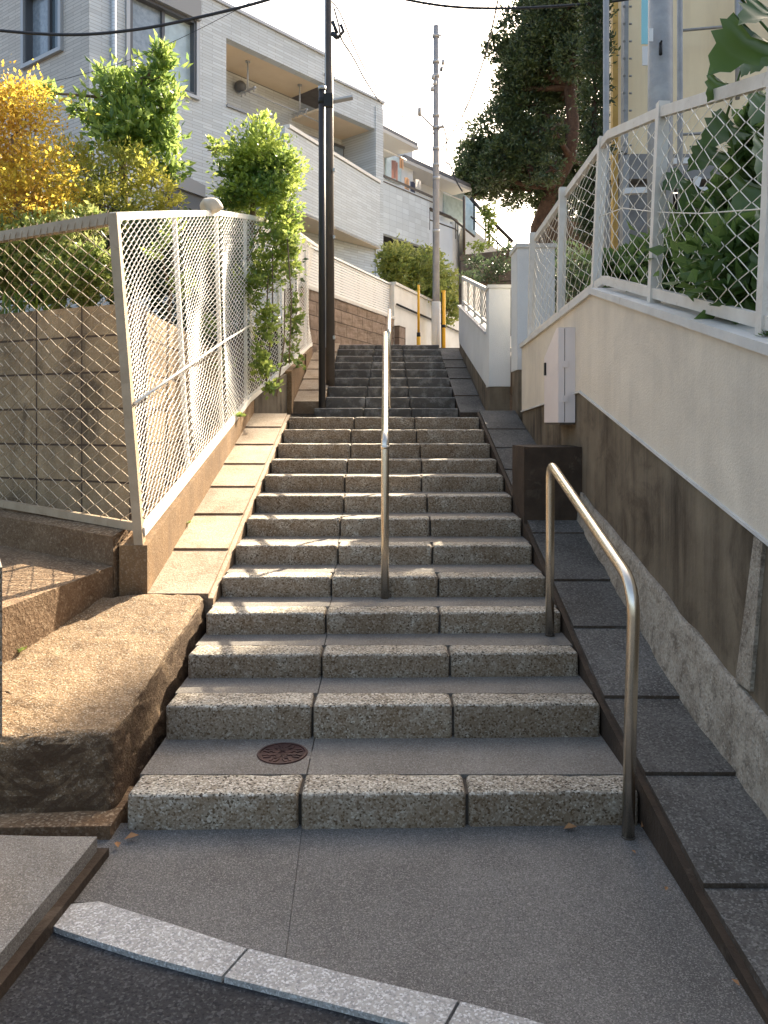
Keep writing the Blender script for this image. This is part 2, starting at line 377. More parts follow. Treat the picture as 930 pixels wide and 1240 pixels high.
rs = random.Random(3)
st = thing('stone_staircase', 'lower flight of thirteen worn granite-edged steps rising from the landing to the middle railing', 'staircase', (0,2.69,0))
for k in range(13):
    y0, y1 = YS[k], (YS[k+1] if k < 12 else 8.3); z0, z1 = ZB[k], ZB[k+1]
    dep = .15; skew = .030 if k < 4 else .008
    def tr(bm, y0=y0, y1=y1, z0=z0, z1=z1, k=k):
        x0, x1 = (-.9, .9) if k < 12 else (-1.0, 1.08)
        xs = -.285
        for a, b in ((x0, xs-.002), (xs+.002, x1)):
            box(bm, a, b, y0+dep+.004, y1+.05, z0-.06, z1-.004)
    step = part('step', tr, tread, st)
    js = [-.9, -.288+rs.uniform(-.012,.012), .292+rs.uniform(-.012,.012), .9]
    for i in range(3):
        def ks(bm, i=i, y0=y0, z0=z0, z1=z1, k=k, js=js, skew=skew):
            a, b = js[i]+(.0045 if i else .006), js[i+1]-(.0045 if i < 2 else .006)
            sa, sb = a/.9*skew/2, b/.9*skew/2; jz = rs.uniform(-.003,.003); jy = rs.uniform(-.004,.004)
            quadbox(bm, [(a,y0+sa+jy,z0-.03),(b,y0+sb+jy,z0-.03),(b,y0+dep,z0-.03),(a,y0+dep,z0-.03),
                         (a,y0+sa+jy,z1+jz),(b,y0+sb+jy,z1+jz),(b,y0+dep,z1+jz*.5),(a,y0+dep,z1+jz*.5)])
            bmesh.ops.subdivide_edges(bm, edges=[e for e in bm.edges if abs((e.verts[0].co-e.verts[1].co).x) > .2], cuts=22, use_grid_fill=True)
            bevel(bm, .015, 3)
            for v in bm.verts:
                v.co += noise.noise_vector(v.co*9+Vector((k,i,0)))*.0035+noise.noise_vector(v.co*38)*.0025
            for f in bm.faces: f.smooth = True
        part('kerb_stone', ks, granite, step)
    for x in js[1:3]: part('joint', lambda bm: box(bm, x-.006, x+.006, y0+.022, y0+dep-.01, z0, z1-.014), mortar, step)

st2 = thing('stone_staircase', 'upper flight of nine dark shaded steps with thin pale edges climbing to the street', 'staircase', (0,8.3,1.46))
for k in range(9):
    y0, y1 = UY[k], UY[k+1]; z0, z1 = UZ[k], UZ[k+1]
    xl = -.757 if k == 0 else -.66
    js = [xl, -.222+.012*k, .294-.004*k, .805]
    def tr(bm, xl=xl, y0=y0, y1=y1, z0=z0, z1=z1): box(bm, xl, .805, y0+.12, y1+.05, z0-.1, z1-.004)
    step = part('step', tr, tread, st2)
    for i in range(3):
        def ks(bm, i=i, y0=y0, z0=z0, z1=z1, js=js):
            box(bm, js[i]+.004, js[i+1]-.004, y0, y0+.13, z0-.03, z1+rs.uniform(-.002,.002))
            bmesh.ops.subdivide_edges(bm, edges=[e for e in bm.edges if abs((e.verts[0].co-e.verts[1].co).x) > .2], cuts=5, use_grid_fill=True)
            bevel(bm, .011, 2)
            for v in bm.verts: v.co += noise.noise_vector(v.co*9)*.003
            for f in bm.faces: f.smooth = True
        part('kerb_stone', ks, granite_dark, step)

# ================================================================== GROUND, ROAD, PAVING
def gh(x, y):
    z = -.30
    if y > 2.7: z = min(stairz(y)-.30, 1.0) if y < 8.3 else min(1.15+.32*(y-8.3), 2.45)
    if y > 6.9 and x < -1.8: z = max(z, 1.98)
    if y > 11.4 : z = max(z, 2.45)
    if x > 1.7 and y > 2.0: z = max(z, min(1.60+.27*(y-2.2), 2.3) )
    if y > 12 and x < -1.2: z = 2.9
    return z
def ground(bm):
    xs = [-300,-120,-50,-25,-14,-9,-6,-4.5,-3.5,-2.8,-2.2,-1.81,-1.79,-1.4,-1,-.5,0,.5,1,1.35,1.69,1.71,2.2,3,4,6,9,14,25,50,120,300]
    ys = [-300,-120,-50,-20,-8,-2,0,1,2.0,2.69,3.4,4.1,4.89,4.91,5.5,6.2,7,8.29,8.31,9,10,11.0,11.41,11.99,12.01,14,17,20,25,35,60,120,300]
    g = [[bm.verts.new((x,y,gh(x,y))) for x in xs] for y in ys]
    for j in range(len(ys)-1):
        for i in range(len(xs)-1): bm.faces.new((g[j][i],g[j][i+1],g[j+1][i+1],g[j+1][i]))
bm = bmesh.new(); ground(bm); struct('ground', bm, soil)

# granite band line (upper edge) on the paving plane z
def on(u, v, z): Y = (CH-z)*F/(v-HZ); return Vector(((u-465)*Y/F, Y, z))
ZL = -.022
up = [on(78,1097,ZL), on(120,1093,ZL), on(210,1121,ZL), on(300,1150,ZL), on(430,1184,ZL), on(556,1214,ZL), on(640,1236,ZL), on(760,1275,ZL), on(950,1340,ZL)]
lo = [on(60,1122,ZL), on(76,1128,ZL), on(170,1158,ZL), on(270,1184,ZL), on(400,1217,ZL), on(535,1252,ZL), on(625,1273,ZL), on(760,1312,ZL), on(950,1380,ZL)]
def band(bm, i0, i1):
    a = up[i0:i1+1]; b = lo[i0:i1+1]
    ga = (a[1]-a[0]).normalized()*.004; a[0] = a[0]+ga; b[0] = b[0]+ga; a[-1] = a[-1]-ga; b[-1] = b[-1]-ga
    t = [bm.verts.new(p+Vector((0,0,.004))) for p in a]; l = [bm.verts.new(p+Vector((0,0,.004))) for p in b]
    t2 = [bm.verts.new(p-Vector((0,0,.10))) for p in a]; l2 = [bm.verts.new(p-Vector((0,0,.10))) for p in b]
    for i in range(len(a)-1):
        bm.faces.new((l[i],l[i+1],t[i+1],t[i])); bm.faces.new((l[i],l2[i],l2[i+1],l[i+1])); bm.faces.new((t[i],t[i+1],t2[i+1],t2[i]))
        bm.faces.new((t2[i],t2[i+1],l2[i+1],l2[i]))
    bm.faces.new((l[0],t[0],t2[0],l2[0])); bm.faces.new((l[-1],l2[-1],t2[-1],t[-1]))
    bevel(bm, .006, 2, 60)
for n_, (a, b) in enumerate(((0,3),(3,5),(5,8))):
    lab = ['pale speckled kerb stone at the left end of the road edge', 'pale speckled kerb stone in the middle of the road edge', 'pale speckled kerb stone at the right end of the road edge'][n_]
    solo('kerb_stone', lambda bm: band(bm, a, b), granite_band, lab, 'kerb stone', up[a], 'kerb stones along the road edge')
# paving of the landing: two slabs with a joint
def pave(bm, poly, z=ZL):
    a = [bm.verts.new((p[0],p[1],p[2])) for p in poly]; b = [bm.verts.new((p[0],p[1],p[2]-.1)) for p in poly]
    bm.faces.new(a)
    for i in range(len(a)): j = (i+1) % len(a); bm.faces.new((a[i],b[i],b[j],a[j]))
J0 = Vector((-.287, 2.72, -.014)); J1 = on(345,1162,ZL)
i_ = 3
def cut(p): return p
seam = lambda p: p
upj = up[3]+(up[2]-up[3])*.0
P_left = [up[0]+Vector((-.08,.03,0)), up[1], up[2], up[3]-Vector((.004,0,0)), Vector((upj.x-.004,upj.y,ZL)), J0-Vector((.003,0,0)), Vector((-.98,2.72,-.014)), Vector((-.98,2.3,ZL))]
bm = bmesh.new()
pave(bm, [up[0]+Vector((-.06,.02,0)), up[1], up[2], up[3], J1, J0+Vector((-.0008,0,0)), Vector((-1.0,2.72,-.014)), Vector((-1.0,2.35,ZL))])
struct('landing_paving', bm, paving)
bm = bmesh.new()
pave(bm, [J1+Vector((.0015,0,0)), up[4], up[5], up[6], up[7], up[8], Vector((1.05,up[8].y,ZL)), Vector((1.05,2.72,-.014)), J0+Vector((.0008,0,0))])
struct('landing_paving', bm, paving)
bm = bmesh.new()
v = [bm.verts.new(p) for p in ((-60,-60,-.12),(60,-60,-.12),(60,2.2,-.035),(up[8].x+.1,lo[8].y+.02,-.032),)]
rp = [(-60,-40,-.034),(60,-40,-.034),(60,1.0,-.034)]+[(p.x,p.y+.02,-.034) for p in reversed(lo)]+[(-1.02,2.28,-.034),(-1.03,1.9,-.034),(-60,1.7,-.034)]
bm.clear() if hasattr(bm,'clear') else None
vs = [bm.verts.new(p) for p in rp]; bm.faces.new(vs); bmesh.ops.triangulate(bm, faces=bm.faces[:])
o_ = struct('road', bm, asphalt)
# street at the top of the stairs
bm = bmesh.new(); box(bm, -3.0, 9, 11.60, 30, 2.40, 2.530); struct('street', bm, tread)
bm = bmesh.new(); box(bm, -1.25, -.9, 7.40, 8.32, 1.2, 1.470); box(bm, .9, 1.12, 7.48, 8.30, 1.2, 1.458); box(bm, -1.0, -.757, 8.30, 8.50, 1.3, 1.50); struct('landing_edge', bm, rampslab)
# pavement on the left
def sw(bm):
    quadbox(bm, [(-3,1.2,-.2),(-1.05,1.2,-.2),(-.935,2.50,-.2),(-3,2.56,-.2),(-3,1.2,.04),(-1.045,1.2,.04),(-.93,2.50,.055),(-3,2.58,.055)])
    bevel(bm, .012, 2)
    bmesh.ops.subdivide_edges(bm, edges=[e for e in bm.edges if e.calc_length() > .3], cuts=10, use_grid_fill=True)
    for v in bm.verts: v.co += noise.noise_vector(v.co*8)*.004
bm = bmesh.new(); sw(bm); struct('pavement', bm, tread)
bm = bmesh.new(); quadbox(bm, [(-1.04,1.2,-.2),(-1.015,1.2,-.2),(-.90,2.52,-.2),(-.94,2.52,-.2),(-1.04,1.2,-.005),(-1.015,1.2,-.005),(-.90,2.52,.008),(-.94,2.52,.008)]); struct('pavement_kerb', bm, darkcurb)

# ================================================================== MANHOLE
mc = on(342,916,.092); mc.z = .0935
mh = thing('manhole_cover', 'small round rusty manhole cover let into the first tread', 'manhole cover', mc)
part('rim', lambda bm: disc(bm, mc, .118, .006, 40), tread, mh)
part('lid', lambda bm: disc(bm, mc+Vector((0,0,.006)), .100, .004, 40), iron, mh)
def pat(bm):
    c = mc+Vector((0,0,.010))
    for k in range(40):
        a0, a1 = 2*math.pi*k/40, 2*math.pi*(k+1)/40
        q = [c+Vector((math.cos(a)*r, math.sin(a)*r, 0)) for a, r in ((a0,.088),(a1,.088),(a1,.096),(a0,.096))]
        slabq(bm, q, (0,0,1), .004)
    for i in range(8):
        a = i*math.pi/4
        for r0, r1, w in ((.012,.04,.010),(.052,.08,.009)):
            for s in (-1,1):
                p = c+Vector((math.cos(a+s*.16)*r0, math.sin(a+s*.16)*r0, .002)); q = c+Vector((math.cos(a+s*.28)*r1, math.sin(a+s*.28)*r1, .002))
                bar(bm, p, q, w, .004)
        p = c+Vector((math.cos(a+.39)*.046, math.sin(a+.39)*.046, .002)); bar(bm, p-Vector((.012,0,0)), p+Vector((.012,0,0)), .008, .004)
part('pattern', pat, iron, mh)

# ================================================================== HANDRAILS
def rail(name, label, pts_posts, topend, r=.0215, extra=None):
    pass
t = thing('handrail', 'stainless steel handrail bent from one tube at the right edge of the lowest steps', 'handrail', (.832,2.63,-.014))
A, B = Vector((.834,2.63,-.02)), Vector((.826,3.835,.34)); At, Bt = Vector((.852,2.63,.848)), Vector((.828,3.835,1.20))
dd = (Bt-At).normalized()
def hr(bm):
    p = [A, A+(At-A)*.5]+arc(At-Vector((0,0,.11)), At, At+dd*.11)+[At+dd*.5]+arc(Bt-dd*.08, Bt, Bt-Vector((0,0,.09)))+[B+(Bt-B)*.5, B]
    tube(bm, p, .0215, 20)
part('tube', hr, steel, t)
for p in (A, B): part('base_ring', lambda bm: disc(bm, p+Vector((0,0,.004)), .024, .006, 20), rampslab, t)


t = thing('handrail', 'long stainless steel handrail standing in the middle of the lower steps', 'handrail', (.005,4.215,.454))
A = Vector((.005,4.205,.44)); At = Vector((.006,4.205,1.322)); Bt = Vector((.010,7.37,2.262)); B = Vector((.008,7.37,1.44)); dd = (Bt-At).normalized()
part('tube', lambda bm: tube(bm, [A, A+(At-A)*.5]+arc(At-Vector((0,0,.07)), At, At+dd*.07)+[At+dd*1.5]+arc(Bt-dd*.06, Bt, Bt-Vector((0,0,.07)))+[B], .0215, 20), steel, t)
m_ = At+dd*1.5
part('post', lambda bm: tube(bm, [(m_.x, m_.y, 1.0), m_], .019, 16), steel, t)
part('sleeve', lambda bm: tube(bm, [At-Vector((0,0,.065)), At-Vector((0,0,.045))], .0245, 20), steel, t)
t = thing('handrail', 'short stainless steel handrail in the middle of the dark upper steps', 'handrail', (.053,8.5,1.556))
A = Vector((.053,8.5,1.54)); At = Vector((.053,8.5,2.42)); Bt = Vector((.068,9.62,2.815)); B = Vector((.068,9.62,1.9)); dd = (Bt-At).normalized()
part('tube', lambda bm: tube(bm, [A]+arc(At-Vector((0,0,.07)), At, At+dd*.07)+arc(Bt-dd*.06, Bt, Bt-Vector((0,0,.07)))+[B], .0215, 16), steel, t)

# ================================================================== RIGHT SLAB RAMP
rt = thing('slab_ramp', 'dark concrete slab ramp between the steps and the right retaining wall', 'ramp', (1.1,1.9,-.02))
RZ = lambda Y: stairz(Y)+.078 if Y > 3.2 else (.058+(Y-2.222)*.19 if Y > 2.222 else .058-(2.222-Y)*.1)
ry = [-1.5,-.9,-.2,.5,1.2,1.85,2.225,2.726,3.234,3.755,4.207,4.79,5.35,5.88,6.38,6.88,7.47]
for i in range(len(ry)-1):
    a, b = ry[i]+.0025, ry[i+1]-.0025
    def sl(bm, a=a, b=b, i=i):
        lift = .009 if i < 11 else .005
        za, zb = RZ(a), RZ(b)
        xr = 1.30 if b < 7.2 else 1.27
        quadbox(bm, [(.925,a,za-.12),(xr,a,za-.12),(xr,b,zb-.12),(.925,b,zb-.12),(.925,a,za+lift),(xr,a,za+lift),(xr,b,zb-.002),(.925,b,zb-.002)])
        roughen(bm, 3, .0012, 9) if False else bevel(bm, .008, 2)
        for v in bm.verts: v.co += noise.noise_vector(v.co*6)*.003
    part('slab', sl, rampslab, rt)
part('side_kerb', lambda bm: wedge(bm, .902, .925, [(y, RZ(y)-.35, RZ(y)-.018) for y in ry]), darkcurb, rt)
rt2 = thing('slab_ramp', 'smooth bluish slab ramp beside the upper steps under the low wall with small railing', 'ramp', (.95,8.3,1.5))
uz = lambda Y: 1.50+.318*(Y-8.2)
yy = [8.2,8.85,9.6,10.15,10.6,11.3]
for i in range(len(yy)-1):
    part('slab', lambda bm: quadbox(bm, [(.812,yy[i]+.003,uz(yy[i])-.2),(1.09,yy[i]+.003,uz(yy[i])-.2),(1.09,yy[i+1],uz(yy[i+1])-.2),(.812,yy[i+1],uz(yy[i+1])-.2),
         (.812,yy[i]+.003,uz(yy[i])+.012),(1.09,yy[i]+.003,uz(yy[i])+.012),(1.09,yy[i+1],uz(yy[i+1])),(.812,yy[i+1],uz(yy[i+1]))]), rampslab, rt2)

# dark upright block
def dk(bm):
    box(bm, .905, 1.278, 4.97, 5.43, .62, 1.245); bevel(bm, .008, 2)
    bmesh.ops.subdivide_edges(bm, edges=bm.edges[:], cuts=3, use_grid_fill=True)
    for v in bm.verts: v.co += noise.noise_vector(v.co*8)*.004
solo('concrete_block', dk, darkcurb, 'dark brown stained concrete block standing on the right ramp below the white box', 'concrete block', (1.09,4.97,.7))

# ================================================================== RIGHT RETAINING WALL
XW = 1.28
rw = thing('retaining_wall', 'tall cream stucco retaining wall with stained brown base along the right of the steps', 'wall', (XW,4.9,.7))
cop = [(-1.5,.62),(2.566,1.665),(4.68,2.215),(7.11,2.12)]
pl = [(-1.5,-.01),(2.625,1.02),(4.99,1.598),(7.11,1.50)]
cm = [(-1.5,-.05),(1.2,.20),(2.566,.42),(3.11,.535),(3.95,.735),(5.01,.957)]
def z_at(L, y):
    for (a, za), (b, zb) in zip(L, L[1:]):
        if a <= y <= b: return za+(zb-za)*(y-a)/(b-a)
    return L[-1][1] if y > L[-1][0] else L[0][1]
ysu = sorted({-1.5,2.566,4.68,4.99,7.11})
part('stucco_face', lambda bm: wedge(bm, XW-.008, XW+.14, [(y, z_at(pl,y), z_at(cop,y)-.03) for y in ysu]), stucco, rw)
part('plinth', lambda bm: wedge(bm, XW, XW+.14, [(y, -.5 if y < 2 else RZ(y)-.2, z_at(pl,y)-.002) for y in sorted({-1.5,2.0,2.625,4.0,4.99,6,7.11})]), plinth, rw)
part('trim_line', lambda bm: [bar(bm, (XW-.012,a[0],a[1]+.004), (XW-.012,b[0],b[1]+.004), .014, .012) for a, b in zip(pl, pl[1:])], coping, rw)
part('coping', lambda bm: wedge(bm, XW-.03, XW+.17, [(y, z_at(cop,y)-.032, z_at(cop,y)+.006) for y in (-1.5,2.566,4.68,7.11)]), coping, rw)
def cem(bm):
    n = 70; base = []
    for i in range(n+1):
        y = -1.5+6.5*i/n
        zt = z_at(cm, y)+.02*noise.noise(Vector((0,y*5,0)))+.008*noise.noise(Vector((0,y*19,3))); zb = RZ(y)-.03
        row = []
        for j in range(7):
            f = j/6; z = zb+(zt-zb)*f; x = XW-.03*(1-f)-.012+.016*noise.noise(Vector((0,y*7,z*9)))*(1-f*.5)
            row.append(bm.verts.new((x,y,z)))
        row.append(bm.verts.new((XW+.02,y,zt))); base.append(row)
    for i in range(n):
        for j in range(7):
            f = bm.faces.new((base[i][j],base[i+1][j],base[i+1][j+1],base[i][j+1])); f.smooth = j < 6
part('cement_skirt', cem, cement, rw)
part('cement_strip', lambda bm: quadbox(bm, [(XW-.014,2.665,.47),(XW+.01,2.665,.47),(XW+.01,2.775,.47),(XW-.014,2.775,.47),(XW-.014,2.575,1.0),(XW+.01,2.575,1.0),(XW+.01,2.635,1.012),(XW-.014,2.635,1.012)]), cement, rw)

# pillar and neighbour's wall
pw = thing('gate_pillar', 'tall cream stucco pillar with brown foot at the far end of the right wall', 'pillar', (1.35,7.3,1.5))
part('shaft', lambda bm: (box(bm, 1.265, 1.62, 7.30, 7.66, 1.905, 3.06), bevel(bm, .006)), stucco_n, pw)
part('foot', lambda bm: box(bm, 1.275, 1.61, 7.31, 7.65, 1.30, 1.905), plinth, pw)
part('cap', lambda bm: (box(bm, 1.25, 1.635, 7.285, 7.675, 3.06, 3.10), bevel(bm, .006)), coping, pw)
nw = thing('garden_wall', 'lower white stucco wall topped with a white railing beside the upper steps', 'wall', (1.2,8,1.5))
part('pillar', lambda bm: (box(bm, 1.09, 1.315, 8.0, 8.22, 1.778, 2.80), bevel(bm, .006)), stucco_n, nw)
part('cap', lambda bm: (box(bm, 1.075, 1.33, 7.985, 8.235, 2.80, 2.835), bevel(bm, .006)), coping, nw)
part('pillar_foot', lambda bm: box(bm, 1.098, 1.31, 8.008, 8.215, 1.3, 1.776), plinth, nw)
wz = lambda y: 2.29+(y-8)*.25
part('stucco_face', lambda bm: wedge(bm, 1.09, 1.20, [(8.222,1.80,wz(8.22)),(11.2,2.575,wz(11.2))]), stucco_n, nw)
part('plinth', lambda bm: wedge(bm, 1.098, 1.19, [(8.222,1.3,1.80),(11.2,2.2,2.573)]), plinth, nw)
part('sill', lambda bm: wedge(bm, 1.07, 1.22, [(8.222,wz(8.22),wz(8.22)+.03),(11.22,wz(11.2),wz(11.2)+.03)]), alu, nw)
rl = thing('railing', 'small white framed wire railing on the sill of the lower white wall', 'railing', (1.15,8.3,2.35))
tz = lambda y: 2.80+(y-8.2)*.24
for y in (8.26,8.95,9.65,10.35,11.1):
    part('post', lambda bm: bar(bm, (1.14,y,wz(y)+.03), (1.14,y,tz(y)), .035), coping, rl)
part('top_rail', lambda bm: bar(bm, (1.14,8.24,tz(8.24)), (1.14,11.12,tz(11.12)), .04), coping, rl)
part('bottom_rail', lambda bm: bar(bm, (1.14,8.24,wz(8.24)+.09), (1.14,11.12,wz(11.12)+.09), .03), coping, rl)
part('mesh_panel', lambda bm: chainlink(bm, (1.14,8.26,wz(8.26)+.1),(1.14,11.1,wz(11.1)+.1),(1.14,11.1,tz(11.1)),(1.14,8.26,tz(8.26)), .09, .003), alu, rl)

# ================================================================== RIGHT FENCE
rf = thing('chain_link_fence', 'cream painted chain link fence on top of the right retaining wall', 'fence', (1.34,4.8,2.2))
XP = 1.335
fp = [(-.45,),(.6,),(1.65,),(2.695,),(3.81,),(4.86,),(5.82,),(7.0,)]
ftop = [(-1.5,1.46),(2.66,2.60),(3.81,2.94),(4.70,3.16),(5.82,3.13),(7.0,3.08)]
for (y,) in fp:
    lean = .05 if y < 5 else .02
    zt = z_at(ftop, y)+(.05 if y > 3 else .05)
    part('post', lambda bm: (bar(bm, (XP,y,z_at(cop,y)), (XP+lean,y+.01,zt), .055, .045, up=(0,1,0)), bevel(bm, .004)), paint_post, rf)
def tr_(bm):
    P = [(XP+.045,y,z) for y, z in ftop]
    for a, b in zip(P, P[1:]): bar(bm, a, b, .035, .05)
part('top_rail', tr_, paint_post, rf)
def br_(bm):
    P = [(XP,y,z_at(cop,y)+.055) for y in (-1.5,2.66,3.81,4.66,4.86,5.82,7.0)]
    for a, b in zip(P, P[1:]): bar(bm, a, b, .03, .05)
part('bottom_rail', br_, paint_post, rf)
ysf = [-.45,.6,1.65,2.695,3.81,4.86,5.82,7.0]
for a, b in zip(ysf, ysf[1:]):
    part('mesh_panel', lambda bm: chainlink(bm, (XP-.005,a+.02,z_at(cop,a)+.06),(XP-.005,b-.02,z_at(cop,b)+.06),(XP+.035,b-.02,z_at(ftop,b)-.01),(XP+.035,a+.02,z_at(ftop,a)-.01), .088, .0023, bulge=-.045, seed=a, jit=.03), wire_r, rf)
part('tension_wire', lambda bm: tube(bm, [(XP+.01,1.65,1.80),(XP-.01,2.2,1.98),(XP+.01,2.695,2.15),(XP-.02,3.2,2.27),(XP+.015,3.80,2.44),(XP,4.3,2.6),(XP+.02,4.86,2.70)], .003, 6), wire_r, rf)

# ================================================================== WHITE BOX
wb = thing('utility_box', 'off-white enamelled metal box with slanted top mounted on the right wall', 'utility box', (XW,5.12,1.4))
def side(x0, x1, y0, y1, s=0.0):
    def f(bm):
        z0 = 1.402+s; q = [(x0,y0,z0),(x0,y1,z0),(x0,y1,1.872-s),(x0,y0+.06,2.035-s),(x0,y0,2.035-s)]
        slabq(bm, q, (1,0,0), x1-x0); bevel(bm, min(.026,(x1-x0)*.45), 4, 30)
        for fa in bm.faces: fa.smooth = fa.calc_area() < .01
    return f
part('body', side(1.205, 1.272, 5.12, 5.573), boxpl, wb)
part('door', side(1.160, 1.200, 5.12, 5.573), boxpl, wb)
part('gasket', side(1.198, 1.207, 5.128, 5.565, .006), black, wb)
for z in (1.56, 1.79): part('hinge', lambda bm: (box(bm, 1.185, 1.222, 5.112, 5.125, z-.022, z+.022), bevel(bm, .004)), boxpl, wb)
part('handle', lambda bm: box(bm, 1.148, 1.162, 5.50, 5.53, 1.74, 1.83), black, wb)
part('drip_edge', lambda bm: box(bm, 1.17, 1.27, 5.13, 5.56, 1.388, 1.402), polebr, wb)

# ================================================================== LEFT SIDE
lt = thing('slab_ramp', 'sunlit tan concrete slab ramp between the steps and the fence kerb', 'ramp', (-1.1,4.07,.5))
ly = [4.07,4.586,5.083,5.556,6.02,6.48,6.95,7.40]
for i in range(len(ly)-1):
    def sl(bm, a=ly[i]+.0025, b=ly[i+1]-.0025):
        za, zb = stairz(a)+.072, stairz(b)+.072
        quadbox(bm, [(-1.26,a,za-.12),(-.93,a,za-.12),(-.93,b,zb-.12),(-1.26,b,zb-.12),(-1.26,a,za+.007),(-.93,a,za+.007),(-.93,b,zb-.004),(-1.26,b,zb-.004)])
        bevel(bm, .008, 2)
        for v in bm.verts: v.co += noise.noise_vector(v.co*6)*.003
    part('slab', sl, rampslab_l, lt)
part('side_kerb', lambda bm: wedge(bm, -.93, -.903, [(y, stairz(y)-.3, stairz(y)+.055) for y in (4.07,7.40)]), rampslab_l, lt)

# big rough block at the foot
def bigblock(bm):
    T = [(-.945,4.068,.492),(-1.25,4.068,.505),(-1.62,3.9,.50),(-1.75,3.2,.37),(-1.45,2.74,.262),(-.985,2.80,.275)]
    Bm = [(-.93,4.068,-.1),(-1.25,4.068,-.1),(-1.62,3.9,-.1),(-1.75,3.2,-.1),(-1.45,2.66,-.1),(-.95,2.68,-.1)]
    a = [bm.verts.new(p) for p in T]; b = [bm.verts.new(p) for p in Bm]
    bm.faces.new(a)
    bm.faces.new(list(reversed(b)))
    for i in range(6): j = (i+1) % 6; bm.faces.new((a[i],b[i],b[j],a[j]))
    bmesh.ops.recalc_face_normals(bm, faces=bm.faces[:])
    bevel(bm, .028, 3, 30)
    bmesh.ops.triangulate(bm, faces=[f for f in bm.faces if len(f.verts) > 4])
    for _ in range(5):
        bmesh.ops.subdivide_edges(bm, edges=[e for e in bm.edges if e.calc_length() > .035], cuts=1, use_grid_fill=True)
        bmesh.ops.triangulate(bm, faces=bm.faces[:])
    for v in bm.verts:
        v.co += noise.noise_vector(v.co*4)*.005+noise.noise_vector(v.co*17)*.006+noise.noise_vector(v.co*50)*.006
    for f in bm.faces: f.smooth = True
solo('concrete_block', bigblock, rough_conc, 'big rough sloping concrete block with worn edges at the left foot of the steps', 'concrete block', (-1.3,3.0,0))
solo('concrete_block', lambda bm: (quadbox(bm, [(-1.46,2.60,-.1),(-.93,2.615,-.1),(-.93,2.9,-.1),(-1.46,2.9,-.1),(-1.46,2.60,.03),(-.93,2.615,.03),(-.93,2.9,.03),(-1.46,2.9,.03)]), bevel(bm,.01)), brown_conc,
     'low brown concrete footing under the big rough block at the left', 'concrete block', (-1.2,2.7,0))
# left side step slab (raised, tan)
def lstep(bm):
    quadbox(bm, [(-1.63,3.2,.2),(-1.425,4.05,.2),(-2.9,5.2,.2),(-3.2,3.2,.2),(-1.63,3.2,.612),(-1.425,4.05,.645),(-2.9,5.2,.65),(-3.2,3.2,.62)])
    bevel(bm, .016, 3)
    bmesh.ops.subdivide_edges(bm, edges=[e for e in bm.edges if e.calc_length() > .3], cuts=12, use_grid_fill=True)
    for v in bm.verts: v.co += noise.noise_vector(v.co*9)*.006
solo('side_step', lstep, brown_conc, 'tan exposed-aggregate step leading left towards the fence', 'step', (-1.6,3.6,.4))
solo('stone_post', lambda bm: (quadbox(bm, [(-1.95,2.77,-.1),(-1.374,2.77,-.1),(-1.50,3.0,-.1),(-1.95,3.0,-.1),(-1.95,2.77,.88),(-1.374,2.77,.88),(-1.50,3.0,.88),(-1.95,3.0,.88)]), bevel(bm, .012, 2)), granite, 'speckled granite post cut off by the left picture edge', 'post', (-1.6,2.8,0))
# fence kerb
fk = thing('kerb_wall', 'tan concrete kerb wall carrying the left chain link fence', 'wall', (-1.3,4.1,.5))
def kb1(bm):
    wedge(bm, -1.40, -1.252, [(4.07,.2,.752),(5.5,.6,1.14),(7.42,1.0,1.64)]); bevel(bm, .01)
part('kerb', kb1, curbc, fk)
def kb2(bm):
    quadbox(bm, [(-1.40,7.44,1.1),(-1.252,7.44,1.1),(-1.05,8.32,1.1),(-1.2,8.32,1.1),(-1.40,7.44,1.66),(-1.252,7.44,1.66),(-1.05,8.32,1.93),(-1.2,8.32,1.93)])
part('kerb', kb2, plinth, fk, 'dark stained stretch of kerb at the landing')
def kb3(bm):
    ys_ = [8.34,9.1,9.9,10.7,11.6]
    for a, b in zip(ys_, ys_[1:]):
        off = .02*((ys_.index(a)) % 2)
        wedge(bm, -1.15, -1.0-off, [(a,1.3,1.96+(a-8.34)*.21),(b-.01,1.5,1.96+(b-8.34)*.21)])
part('kerb', kb3, curbc, fk)
def kb4(bm):
    quadbox(bm, [(-1.43,4.075,.3),(-1.37,4.13,.3),(-2.95,5.28,.3),(-2.98,5.20,.3),(-1.43,4.06,.80),(-1.40,4.2,.83),(-2.95,5.30,.86),(-2.98,5.18,.84)])
    bmesh.ops.subdivide_edges(bm, edges=bm.edges[:], cuts=8, use_grid_fill=True)
    for v in bm.verts: v.co += noise.noise_vector(v.co*10)*.010
part('kerb', kb4, brown_conc, fk, 'crumbling dark brown kerb under the front fence panel')
# upper-left ramp
lu = thing('slab_ramp', 'narrow sunlit slab ramp behind the dark poles beside the upper steps', 'ramp', (-.83,8.5,1.6))
yl = [8.52,9.0,9.5,10.0,10.5,11.0,11.6]
for a, b in zip(yl, yl[1:]):
    za, zb = 1.62+(a-8.5)*.315, 1.62+(b-8.5)*.315
    part('slab', lambda bm: quadbox(bm, [(-1.0,a,za-.2),(-.665,a,za-.2),(-.665,b-.006,zb-.2),(-1.0,b-.006,zb-.2),(-1.0,a,za+.012),(-.665,a,za+.012),(-.665,b-.006,zb),(-1.0,b-.006,zb)]), rampslab_l, lu)

